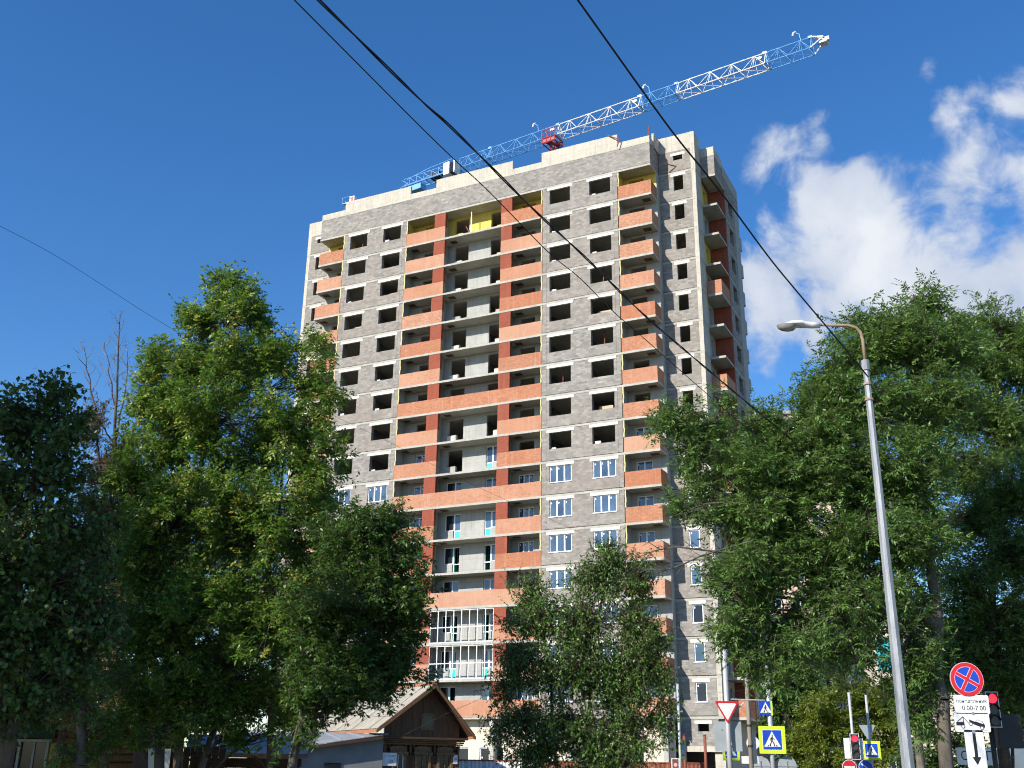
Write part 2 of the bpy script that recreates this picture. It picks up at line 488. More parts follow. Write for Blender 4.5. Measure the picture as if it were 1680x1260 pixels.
# ------------------------------------------------------------------ mesh helpers
class MB:
    def __init__(s):
        s.v, s.f = [], []

    def add(s, vs, fs):
        o = len(s.v)
        s.v += [tuple(x) for x in vs]
        s.f += [tuple(i + o for i in f) for f in fs]
        return s

    def box(s, x0, x1, y0, y1, z0, z1):
        return s.add([(x0, y0, z0), (x1, y0, z0), (x1, y1, z0), (x0, y1, z0), (x0, y0, z1), (x1, y0, z1), (x1, y1, z1), (x0, y1, z1)],
                     [(0, 3, 2, 1), (4, 5, 6, 7), (0, 1, 5, 4), (1, 2, 6, 5), (2, 3, 7, 6), (3, 0, 4, 7)])

    def prism(s, pts, y0, y1):
        """outline in (x, z), extruded from y0 (front) to y1"""
        n = len(pts)
        vs = [(x, y0, z) for x, z in pts] + [(x, y1, z) for x, z in pts]
        area = sum(pts[i][0] * pts[(i + 1) % n][1] - pts[(i + 1) % n][0] * pts[i][1] for i in range(n))
        fs = [tuple(range(n)), tuple(range(2 * n - 1, n - 1, -1))]
        fs += [(i, i + n, (i + 1) % n + n, (i + 1) % n) for i in range(n)]
        if area < 0:
            fs = [f[::-1] for f in fs]
        return s.add(vs, fs)

    def tube(s, pts, r, n=8, caps=True):
        pts = [Vector(p) for p in pts]
        rr = r if isinstance(r, (list, tuple)) else [r] * len(pts)
        vs, fs = [], []
        ref = None
        for i, p in enumerate(pts):
            t = (pts[min(i + 1, len(pts) - 1)] - pts[max(i - 1, 0)]).normalized()
            if ref is None:
                ref = Vector((0, 0, 1)) if abs(t.z) < 0.9 else Vector((1, 0, 0))
            a = t.cross(ref).normalized()
            b = a.cross(t).normalized()
            ref = b
            for k in range(n):
                an = 2 * math.pi * k / n
                vs.append(p + a * (math.cos(an) * rr[i]) + b * (math.sin(an) * rr[i]))
        for i in range(len(pts) - 1):
            for k in range(n):
                fs.append((i * n + k, (i + 1) * n + k, (i + 1) * n + (k + 1) % n, i * n + (k + 1) % n))
        if caps:
            fs.append(tuple(range(n)))
            fs.append(tuple(range(len(pts) * n - 1, (len(pts) - 1) * n - 1, -1)))
        return s.add(vs, fs)

    def disc(s, cx, cz, r, y0, y1, n=32):
        return s.prism([(cx + r * math.cos(2 * math.pi * k / n), cz + r * math.sin(2 * math.pi * k / n)) for k in range(n)], y0, y1)

    def mesh(s, name, mat, smooth=False):
        me = bpy.data.meshes.new(name)
        me.from_pydata(s.v, [], s.f)
        if mat:
            me.materials.append(MATS[mat])
        me.update()
        bm = bmesh.new()
        bm.from_mesh(me)
        bmesh.ops.recalc_face_normals(bm, faces=bm.faces)
        bm.to_mesh(me)
        bm.free()
        if smooth:
            me.polygons.foreach_set('use_smooth', [True] * len(me.polygons))
        return me

    def obj(s, name, mat, parent=None, smooth=False, loc=None):
        return link(name, s.mesh(name, mat, smooth), parent, loc)


def link(name, me, parent=None, loc=None):
    o = bpy.data.objects.new(name, me)
    COL.objects.link(o)
    if parent is not None:
        o.parent = parent
    if loc is not None:
        o.location = loc
    return o


def thing(name, label, cat, loc=(0, 0, 0), rz=0.0, group=None):
    o = bpy.data.objects.new(name, None)
    o.empty_display_size = 0.3
    COL.objects.link(o)
    o.location = loc
    o.rotation_euler = (0, 0, rz)
    tag(o, label, cat, group)
    return o


def tag(o, label, cat, group=None):
    o['label'] = label
    o['category'] = cat
    if group:
        o['group'] = group
    return o


def struct(o):
    o['kind'] = 'structure'
    return o


def ptube(name, pts, r, mat, parent=None, n=8, smooth=True):
    return MB().tube(pts, r, n).obj(name, mat, parent, smooth)


# ------------------------------------------------------------------ ground, road, pavement
def build_ground():
    struct(MB().box(-1500, 1500, -1500, 2500, -0.5, -0.012).obj('ground', 'soil_grass'))
    struct(MB().box(-3.0, 4.6, -60, 46, -0.4, -0.008 + 0.0).obj('road', 'asphalt'))
    struct(MB().box(-60, 60, 46.0, 54, -0.4, -0.006).obj('cross_road', 'asphalt'))
    pv = struct(MB().box(4.75, 8.6, -60, 45.8, -0.4, 0.12).obj('pavement', 'paving'))
    kb = MB()
    kme = MB().box(0, 0.15, 0, 0.98, -0.3, 0.135).mesh('kerbstone', 'kerb_stone')
    for i in range(44):
        link('kerbstone', kme, pv, (4.6, 2 + i, 0))
    struct(MB().box(-7.0, -3.2, -60, 45.8, -0.4, 0.12).obj('pavement', 'paving'))
    for i in range(5):
        struct(MB().box(-2.4 + i * 1.35, -1.75 + i * 1.35, 40.5, 44.5, -0.1, -0.004).obj('zebra_stripe', 'paint_white'))


build_ground()

# ------------------------------------------------------------------ the unfinished tower
# building frame: x along the street front (0 = left edge of the left grey bay), y into the building, z up
TOWER_LOC = (-17.53, 98.79, 0.0)
TOWER_RZ = -R(26.16)
ZTOP = 53.58          # top of the slab over the top storey (level 0)
STOREYS = 16
YB = 1.57             # back wall of the loggias
YW = 2.42             # front of the set-back end wings
XE0, XE1 = -3.12, 33.22        # ends of the projecting front
XW0, XW1 = -6.62, 36.72        # ends of the wings


def holed(mb, x0, x1, y0, y1, z0, z1, holes):
    """wall with rectangular openings (xa, xb, za, zb), sorted by x, built from butting blocks"""
    x = x0
    for (a, b, c, d) in holes:
        if a > x:
            mb.box(x, a, y0, y1, z0, z1)
        if c > z0:
            mb.box(a, b, y0, y1, z0, c)
        if d < z1:
            mb.box(a, b, y0, y1, d, z1)
        x = b
    if x < x1:
        mb.box(x, x1, y0, y1, z0, z1)
    return mb


def holed_x(mb, y0, y1, x0, x1, z0, z1, holes):
    """the same for a wall that runs along y"""
    y = y0
    for (a, b, c, d) in holes:
        if a > y:
            mb.box(x0, x1, y, a, z0, z1)
        if c > z0:
            mb.box(x0, x1, a, b, z0, c)
        if d < z1:
            mb.box(x0, x1, a, b, d, z1)
        y = b
    if y < y1:
        mb.box(x0, x1, y, y1, z0, z1)
    return mb


def build_tower():
    T = thing('apartment_tower', 'unfinished grey and orange brick apartment tower, tallest building in view', 'building',
              TOWER_LOC, TOWER_RZ)
    cache = {}

    def inst(name, key, make, mat, z=0.0, x=0.0, parent=T, y=0.0):
        if key not in cache:
            cache[key] = make().mesh(name, mat)
        return link(name, cache[key], parent, (x, y, z))

    SILL, HEAD = 1.05, 2.55

    # ---- window kinds -------------------------------------------------
    def window3(x, z, w=2.08, h=1.5, y=0.10, n=3, glass='glass_blue'):
        """white frame in the opening, panes as sub-parts; x, z = lower left corner"""
        def fr():
            m = MB()
            t = 0.085
            m.box(0, w, 0, .07, 0, t).box(0, w, 0, .07, h - t, h)
            m.box(0, t, 0, .07, t, h - t).box(w - t, w, 0, .07, t, h - t)
            for i in range(1, n):
                c = w * i / n
                m.box(c - .06, c + .06, 0, .07, t, h - t)
            m.box(-.03, w + .03, -.16, -0.001, -.03, .035)          # sill sheet
            return m
        o = inst('window', ('win3', w, h, n), fr, 'pvc_white', z, x, y=y)
        for i in range(n):
            a = w * i / n + (.06 if i else .085)
            b = w * (i + 1) / n - (.06 if i < n - 1 else .085)
            p = inst('pane', ('pane', round(b - a, 3), h, glass), lambda: MB().box(0, b - a, .025, .045, .085, h - .085),
                     glass, 0, a, o)
            if random.random() < .85:
                inst('sticker', ('stick',), lambda: MB().box(.06, .15, .018, .0245, h - .34, h - .2), 'pvc_white', 0, a, o)
        return o

    def balcony_unit(x, z, y, mirror, open_leaf=False, dark=False):
        """balcony window and door: window over a low wall, glazed door with a turquoise lower panel"""
        ww, dw, h = .92, .66, HEAD
        m = MB()
        wx0, wx1 = (0, ww) if not mirror else (dw, dw + ww)
        dx0, dx1 = (ww, ww + dw) if not mirror else (0, dw)
        t = .07

        def frame():
            m = MB()
            for a, b, lo in ((wx0, wx1, SILL), (dx0, dx1, .04)):
                m.box(a, b, 0, .07, lo, lo + t).box(a, b, 0, .07, h - t, h)
                m.box(a, a + t, 0, .07, lo + t, h - t).box(b - t, b, 0, .07, lo + t, h - t)
            m.box(dx0 + t, dx1 - t, 0, .07, .98, 1.06)
            return m
        o = inst('window', ('bal', mirror), frame, 'pvc_white', z, x, y=y)
        inst('pane', ('balw', mirror), lambda: MB().box(wx0 + t, wx1 - t, .02, .04, SILL + t, h - t),
             'glass_dark' if dark or not mirror else 'glass_blue', 0, 0, o)
        if not open_leaf:
            inst('pane', ('bald', mirror), lambda: MB().box(dx0 + t, dx1 - t, .02, .04, 1.06, h - t), 'glass_blue', 0, 0, o)
            inst('door_panel', ('balp', mirror), lambda: MB().box(dx0 + t, dx1 - t, .01, .05, .11, .98), 'turquoise', 0, 0, o)
        else:                            # leaf swung inwards
            a = inst('door_leaf', ('ball', mirror), lambda: MB().box(0, .05, 0, dw - .1, .11, .98).box(0, .05, 0, .08, .98, h - t)
                     .box(0, .05, dw - .18, dw - .1, .98, h - t), 'turquoise_dark', 0, dx0 + t, o, .05)
        return o

    # ---- storeys -------------------------------------------------------
    def slab():
        m = MB()
        m.box(XE0, XE1, -.03, 2.40, -.2, 0)
        m.box(XW0, XW1, 2.40, 15.8, -.2, 0)
        return m

    def panel():
        m = MB()
        x = .435
        for (a, b) in ((.70, 2.78), (4.72, 6.80)):
            m.box(x, a, 0, .4, .06, 2.8).box(a, b, 0, .4, .06, SILL).box(a, b, 0, .4, HEAD, 2.8)
            x = b
        m.box(x, 7.06, 0, .4, .06, 2.8).box(7.075, 7.48, 0, .4, .06, 2.8).box(0, .42, 0, .4, .06, 2.8)
        return m

    def lintel(w):
        return lambda: MB().box(-.25, w + .25, -.022, .2, HEAD - .006, 2.803)

    def back_wall(key):
        spec = {'left': (7.48, 11.24, [(8.75, 10.15, SILL, HEAD)]),
                'centre': (11.46, 18.59, [(12.22, 13.08, SILL, HEAD), (13.08, 13.80, .03, HEAD), (16.24, 16.90, .03, HEAD), (16.90, 17.80, SILL, HEAD)]),
                'right': (18.81, 22.47, [(19.55, 21.05, SILL, HEAD)]),
                'endr': (30.0, 33.2, [(30.54, 32.0, SILL, HEAD)]),
                'endl': (-3.1, 0.02, [(-1.90, -.44, SILL, HEAD)])}[key]
        x0, x1, hs = spec
        return lambda: holed(MB(), x0, x1, YB, YB + .3, 0.003, 2.797, hs)

    def parapet(x0, x1):
        return lambda: MB().box(x0, x1, 0, .13, .004, 1.3)

    def end_parapet(right):
        if right:
            return lambda: MB().box(30.06, 33.2, 0, .13, .004, 1.3).box(33.07, 33.2, .13, YB - .02, .004, 1.3)
        return lambda: MB().box(-3.1, -.04, 0, .13, .004, 1.3).box(-3.1, -2.97, .13, YB - .02, .004, 1.3)

    def strips():
        m = MB()
        m.box(0, .10, -.012, .07, 2.15, 2.79).box(.03, .13, -.012, .07, 1.75, 2.15).box(0, .10, -.012, .07, 1.32, 1.75)
        return m

    for k in range(1, STOREYS + 1):
        z = ZTOP - 3 * k
        inst('floor_slab', 'slab', slab, 'concrete_slab', z)
        for x in (0, 22.5):
            inst('wall_panel', 'panel', panel, 'block_grey', z, x)
            for a in (.70, 4.72):
                inst('lintel', 'lintel', lintel(2.08), 'lintel_white', z, x + a)
                if k >= 10:
                    window3(x + a, z + SILL)
        # odds and ends left in the raw window openings
        if k < 10:
            for x in (0.70, 4.72, 23.2, 27.22):
                t = random.random()
                if t < .22:
                    inst('block_stack', ('sillb', int(t * 40)), lambda: MB().box(.2, .2 + .3 + t, .12, .32, SILL + .002, SILL + .12 + .7 * t), 'lintel_white', z, x)
                elif t < .36:
                    inst('prop', 'rprop', lambda: MB().box(.9, .97, .9, .97, .003, 2.797), 'rust_red', z, x)
                elif t < .5:
                    inst('board', 'rboard', lambda: MB().box(.2, 1.5, 1.2, 1.26, .003, 1.75), 'wood_cream', z, x)
        # wing walls, lintels, corner columns
        for side in (0, 1):
            a, b = ((33.24, 36.29), (XW0 + .43, -3.14))[1 - side] if side else (XW0 + .43, -3.14)
            if side:
                a, b = 33.24, 36.29
                wx = 34.6
            else:
                wx = -5.4
            if k >= 1:
                inst('wing_wall', ('wing', side), lambda: holed(MB(), a, b, YW, YW + .35, .06, 2.8, [(wx, wx + .9, SILL, HEAD)]),
                     'block_grey', z)
                inst('lintel', 'lintel_s', lintel(.9), 'lintel_white', z, wx, y=YW)
                if k >= 11:
                    window3(wx, z + SILL, .9, 1.5, YW + .08, 1, 'glass_dark' if k in (14, 16) else 'glass_blue')
            c0 = 36.31 if side else XW0 + .01
            c1 = 36.70 if side else XW0 + .41
            inst('corner_column', ('ccol', side), lambda: MB().box(c0, c1, YW - .01, 4.25, .012, 2.8), 'concrete_pale', z)
        # return walls of the front block
        inst('return_wall', 'ret', lambda: MB().box(32.95, 33.24, YB + .005, YW + .3, .003, 2.797), 'concrete_plaster', z)
        inst('return_wall', 'retl', lambda: MB().box(-3.14, -2.85, YB + .005, YW + .3, .003, 2.797), 'concrete_plaster', z)
        for x in (7.3, 22.48, 29.82, 0.02):
            inst('loggia_wall', 'logw', lambda: MB().box(0, .18, .402, YB - .002, .003, 2.797),
                 'insulation_yellow' if k == 1 else 'concrete_plaster', z, x) if k > 1 else \
                inst('loggia_wall', 'logwy', lambda: MB().box(0, .18, .402, YB - .002, .003, 2.797), 'insulation_yellow', z, x)
        for x in (11.25, 18.6):
            inst('partition', 'part', lambda: MB().box(0, .2, .36, YB - .002, .003, 2.797), 'concrete_plaster', z, x)
        # loggias
        for key in ('left', 'centre', 'right', 'endr', 'endl'):
            inst('back_wall', ('bw', key, k == 1), back_wall(key), 'insulation_yellow' if k == 1 else 'concrete_plaster', z)
        full = k in (7, 10, 13, 16)
        if full:
            inst('parapet', 'pfull', parapet(7.5, 22.46), 'brick_orange', z)
        else:
            inst('parapet', 'pl', parapet(7.5, 11.95), 'brick_orange', z)
            inst('parapet', 'pr', parapet(18.12, 22.46), 'brick_orange', z)
        inst('parapet', 'per', end_parapet(True), 'brick_orange', z)
        inst('parapet', 'pel', end_parapet(False), 'brick_orange', z)
        for x0, x1, key in ((10.72, 11.95, 'pierl'), (18.12, 19.27, 'pierr')):
            inst('brick_pier', key, lambda: MB().box(x0, x1, .004, .36, 1.303, 2.797), 'brick_red', z)
        for x in (7.49, 30.03):
            inst('insulation_strip', 'strip', strips, 'insulation_pale', z, x)
        for x in (22.34, -.13):
            inst('insulation_strip', 'strip', strips, 'insulation_pale', z, x)
        if k > 1:
            for x in (-2.85, 32.1):
                inst('slab_hatch', 'hatch', lambda: MB().box(0, .75, .55, 1.2, -.215, -.203), 'wood_dark', z + 3, x) if k > 1 else None  # thin dark panel stands in for the shade inside the open hatch
            for x in (7.7, 12.15, 19.4):
                inst('slab_hatch', 'hatch2', lambda: MB().box(0, .7, .6, 1.2, -.215, -.203), 'wood_dark', z + 3, x)
        # balcony windows and doors of the lower storeys
        if k >= 9:
            if k >= 10:
                balcony_unit(12.22, z, YB + .1, False, open_leaf=k in (12, 14, 16), dark=k in (10,))
            balcony_unit(16.24, z, YB + .1, True, open_leaf=k in (12, 14))
            window3(8.75, z + SILL, 1.4, 1.5, YB + .1, 2)
        if k >= 10:
            window3(19.55, z + SILL, 1.5, 1.5, YB + .1, 3)
        if k >= 9:
            window3(30.54, z + SILL, 1.46, 1.5, YB + .1, 2)
            window3(-1.90, z + SILL, 1.46, 1.5, YB + .1, 2)
        # low walls left standing in the door openings above
        if k < 9 and k % 3 != 1:
            inst('block_stack', 'bst', lambda: MB().box(0, .8, YB - .06, YB + .25, .004, .98), 'lintel_white', z, 12.15 + .1 * (k % 2))
            inst('block_stack', 'bst2', lambda: MB().box(0, .75, YB - .06, YB + .25, .004, .92), 'lintel_white', z, 16.95)
        # glazing of two loggias
        if k in (14, 15):
            def gl():
                m = MB()
                X0, X1 = 11.98, 18.10
                n = 8
                for i in range(n + 1):
                    x = X0 + (X1 - X0) * i / n
                    m.box(max(X0, x - .035), min(X1, x + .035), .03, .1, .02, 2.79)
                for zz in (.02, 1.28, 2.72):
                    for i in range(n):
                        a = X0 + (X1 - X0) * i / n + .035
                        b = X0 + (X1 - X0) * (i + 1) / n - .035
                        m.box(a, b, .035, .095, zz, zz + .07)
                return m
            inst('loggia_glazing', 'glz', gl, 'pvc_white', z)
        # inside: core wall, room walls
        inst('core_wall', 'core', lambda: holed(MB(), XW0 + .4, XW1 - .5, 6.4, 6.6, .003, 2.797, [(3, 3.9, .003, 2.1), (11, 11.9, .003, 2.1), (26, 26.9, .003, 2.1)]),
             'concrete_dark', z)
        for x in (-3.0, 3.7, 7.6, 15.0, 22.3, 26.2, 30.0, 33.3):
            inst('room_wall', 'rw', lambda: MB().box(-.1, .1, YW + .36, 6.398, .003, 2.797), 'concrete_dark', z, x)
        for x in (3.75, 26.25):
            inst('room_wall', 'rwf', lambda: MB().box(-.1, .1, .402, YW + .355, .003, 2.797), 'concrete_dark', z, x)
        # right-hand side of the tower
        yel = k in (1, 3)
        inst('side_wall', ('sidew', yel), lambda: holed_x(MB(), 4.252, 7.16, 36.18, 36.45, .003, 2.797, [(5.7, 6.3, .2, 2.3)]),
             'insulation_yellow' if yel else 'concrete_plaster', z)
        inst('side_balcony_slab', 'sbs', lambda: MB().box(36.5, 38.04, 4.29, 7.15, -.2, 0.005), 'concrete_slab', z)
        inst('side_brick_wall', 'sbw', lambda: MB().box(36.46, 38.03, 7.17, 7.42, .004, 2.99), 'brick_red', z)
        inst('side_wall', 'sidb', lambda: holed_x(MB(), 7.43, 10.8, 37.7, 38.04, .05, 2.95, [(8.6, 10.0, SILL, HEAD)]), 'block_grey', z)
        inst('side_column', 'sidc', lambda: MB().box(37.68, 38.06, 10.81, 12.45, .012, 2.99), 'concrete_plaster', z)
        inst('side_slab', 'sids', lambda: MB().box(36.73, 38.05, 7.43, 12.45, -.19, 0.0), 'concrete_slab', z)
        inst('rear_balcony', 'rbal', lambda: MB().box(36.72, 37.72, 13.2, 14.6, -.18, 0).box(37.55, 37.72, 13.2, 14.6, 0.001, 1.2), 'concrete_plaster', z)
        if k in (4, 7, 10, 13, 16):
            inst('parapet', 'sidp', lambda: MB().box(36.73, 38.03, 4.30, 4.43, .006, 1.3).box(37.9, 38.03, 4.43, 7.16, .006, 1.3), 'brick_orange', z)
        # far walls
        inst('rear_wall', 'rear', lambda: MB().box(XW0, XW1, 15.45, 15.8, 0.004, 2.796), 'block_grey', z)
        inst('rear_wall', 'rear2', lambda: MB().box(36.4, 36.7, 12.46, 15.44, 0.004, 2.796), 'block_grey', z)
        inst('rear_wall', 'rear3', lambda: MB().box(XW0, XW0 + .3, 4.26, 15.44, 0.004, 2.796), 'block_grey', z)

    # ---- attic and parapets --------------------------------------------
    z = ZTOP
    inst('floor_slab', 'slab', slab, 'concrete_slab', z)
    MB().box(XE0 + .02, XE1 - .02, 0, .4, .05, 2.2).obj('attic_wall', 'block_grey', T, loc=(0, 0, z))
    MB().box(XE1 - .42, XE1 - .02, .401, YW + .3, .05, 2.2).obj('attic_wall', 'block_grey', T, loc=(0, 0, z))
    MB().box(XE0 + .02, XE0 + .42, .401, YW + .3, .05, 2.2).obj('attic_wall', 'block_grey', T, loc=(0, 0, z))
    MB().box(XE0, XE1, -.02, .42, 2.2, 2.28).obj('attic_ledge', 'concrete_slab', T, loc=(0, 0, z))
    segs = [(-3.1, -.2, 2.90), (-.2, 7.72, 3.80), (7.72, 10.72, 2.88), (10.72, 19.28, 3.80), (19.28, 22.36, 2.88),
            (22.36, 30.09, 3.86), (30.09, 33.2, 2.92)]
    for a, b, h in segs:
        MB().box(a + .004, b - .004, 0.0, .25, 2.282, h).obj('roof_parapet', 'concrete_pale', T, loc=(0, 0, z))
    MB().box(32.95, 33.2, .252, 2.0, 2.282, 2.92).obj('roof_parapet', 'concrete_pale', T, loc=(0, 0, z))
    MB().box(33.1, 33.35, 1.0, 2.5, 2.2, 3.7).obj('roof_parapet', 'concrete_pale', T, loc=(0, 0, z))
    MB().box(XW0, XW1, .45, 15.6, 2.0, 2.195).obj('roof_slab', 'concrete_slab', T, loc=(0, 0, z)) if False else \
        MB().box(XE0 + .45, XE1 - .45, .42, 15.6, 2.0, 2.195).obj('roof_slab', 'concrete_slab', T, loc=(0, 0, z))
    for side in (0, 1):
        a, b, wx = (33.24, 36.29, 34.65) if side else (XW0 + .43, -3.14, -5.4)
        holed(MB(), a, b, YW, YW + .35, .06, 2.2, [(wx, wx + .87, 1.22, 1.70)]).obj('wing_wall', 'block_grey', T, loc=(0, 0, z))
        inst('lintel', 'lintel_t', lambda: MB().box(-.25, 1.12, -.022, .2, 1.70, 1.97), 'lintel_white', z, wx, y=YW)
        MB().box(a, b, YW, YW + .3, 2.203, 3.87).obj('roof_parapet', 'concrete_pale', T, loc=(0, 0, z))
        c0, c1 = (36.292, 36.71) if side else (XW0 + .01, XW0 + .428)
        MB().box(c0, c1, YW - .005, 4.25, .012, 3.88).obj('corner_column', 'concrete_pale', T, loc=(0, 0, z))
    MB().box(36.46, 36.7, 4.26, 12.4, .05, 2.6).obj('attic_wall', 'concrete_plaster', T, loc=(0, 0, z))
    MB().box(36.71, 38.02, 4.2, 4.5, .01, 2.0).box(37.72, 38.02, 4.501, 6.95, .01, 2.0).obj('attic_wall', 'block_grey', T, loc=(0, 0, z))
    MB().box(36.71, 38.02, 4.2, 4.45, 2.003, 2.9).box(37.77, 38.02, 4.451, 6.95, 2.003, 2.9).obj('roof_parapet', 'concrete_pale', T, loc=(0, 0, z))
    MB().box(36.5, 38.04, 4.19, 7.15, -.2, .005).obj('side_balcony_slab', 'concrete_slab', T, loc=(0, 0, z))
    MB().box(37.7, 38.04, 7.0, 12.45, .01, 1.3).obj('attic_wall', 'block_grey', T, loc=(0, 0, z))
    MB().box(37.74, 38.04, 7.0, 12.45, 1.303, 2.45).obj('roof_parapet', 'concrete_plaster', T, loc=(0, 0, z))
    for a, b in ((33.3, 36.25), (XW0 + .45, -3.2)):
        MB().box(a, b, YW + .36, 15.4, 1.98, 2.19).obj('roof_slab', 'concrete_slab', T, loc=(0, 0, z))
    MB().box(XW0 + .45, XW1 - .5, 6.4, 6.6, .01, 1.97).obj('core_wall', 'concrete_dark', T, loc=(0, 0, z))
    # stair head and lift house, set back on the roof
    MB().box(12.5, 18, 8, 14, 2.2, 4.4).obj('stair_head', 'block_grey', T, loc=(0, 0, z))
    # scaffold pipes left on the parapet, a waste pipe end in the wing
    def pipe(p, q, r=.055):
        MB().tube([p, q], r, 6).obj('pipe', 'rust_red', T, loc=(0, 0, z))
    pipe((29.2, -.05, 3.95), (30.4, -.35, 3.05), .05)
    pipe((30.4, -.35, 3.05), (30.2, -.30, 2.35), .05)
    pipe((33.0, .3, 2.7), (33.1, .3, 4.1), .05)
    pipe((33.9, YW - .9, .65), (34.9, YW, .55), .05)
    # things kept on the roof edge and in the top loggia
    MB().box(14.55, 14.62, .5, .57, 0.01, 2.6).obj('prop', 'aluminium', T, loc=(0, 0, z - 3))
    MB().tube([(14.5, .6, .05), (13.6, 1.2, 1.5)], .05, 6).obj('pipe', 'rust_red', T, loc=(0, 0, z - 3))
    # ---- lower part ------------------------------------------------------
    z16 = ZTOP - 48
    holed(MB(), XE0 + .02, XE1 - .02, .9, 1.3, 0, z16 - .2, [(a, a + 2.2, 1.2, 3.2) for a in (-1.6, 2.6, 6.6, 10.4, 13.4, 16.6, 20.6, 24.6, 28.6)]) \
        .obj('podium_wall', 'plaster_cream', T)
    for a in (-1.6, 2.6, 6.6, 10.4, 13.4, 16.6, 20.6, 24.6, 28.6):
        window3(a, 1.2, 2.2, 2.0, 1.0, 2, 'glass_dark')
    for x in (-3.0, 3.8, 7.6, 12.0, 18.1, 22.3, 26.2, 30.0, 32.8):
        inst('podium_column', 'pcol', lambda: MB().box(-.2, .2, 0.05, .45, 0, z16 - .2), 'concrete_slab', 0, x)
    holed(MB(), 33.24, 36.29, YW, YW + .35, 3.42, z16 - .2, [(34.66, 35.51, 4.49, 5.03)]).obj('wing_wall', 'block_grey', T)
    MB().box(33.24, 36.9, YW - .25, YW + .35, 3.0, 3.41).obj('canopy_slab', 'concrete_pale', T)
    MB().box(33.24, 33.6, YW, YW + .3, 0, 2.995).obj('podium_column', 'concrete_pale', T)
    MB().box(35.9, 36.7, YW, YW + .3, 0, 2.995).obj('podium_column', 'concrete_pale', T)
    inst('lintel', 'lintel_b', lambda: MB().box(-.25, 1.1, -.022, .2, 5.04, 5.28), 'lintel_white', 0, 34.66, y=YW)
    MB().box(36.3, 36.7, YW + .31, 12.4, 0, z16 - .2).obj('podium_wall', 'concrete_plaster', T)
    MB().box(XW0, -3.14, YW, YW + .3, 0, z16 - .2).obj('podium_wall', 'concrete_plaster', T)
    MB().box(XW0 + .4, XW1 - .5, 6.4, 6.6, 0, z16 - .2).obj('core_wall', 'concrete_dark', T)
    return T


TOWER = build_tower()


def tw(x, y, z):
    """tower frame -> world"""
    c, s = math.cos(TOWER_RZ), math.sin(TOWER_RZ)
    return Vector((TOWER_LOC[0] + x * c - y * s, TOWER_LOC[1] + x * s + y * c, z))

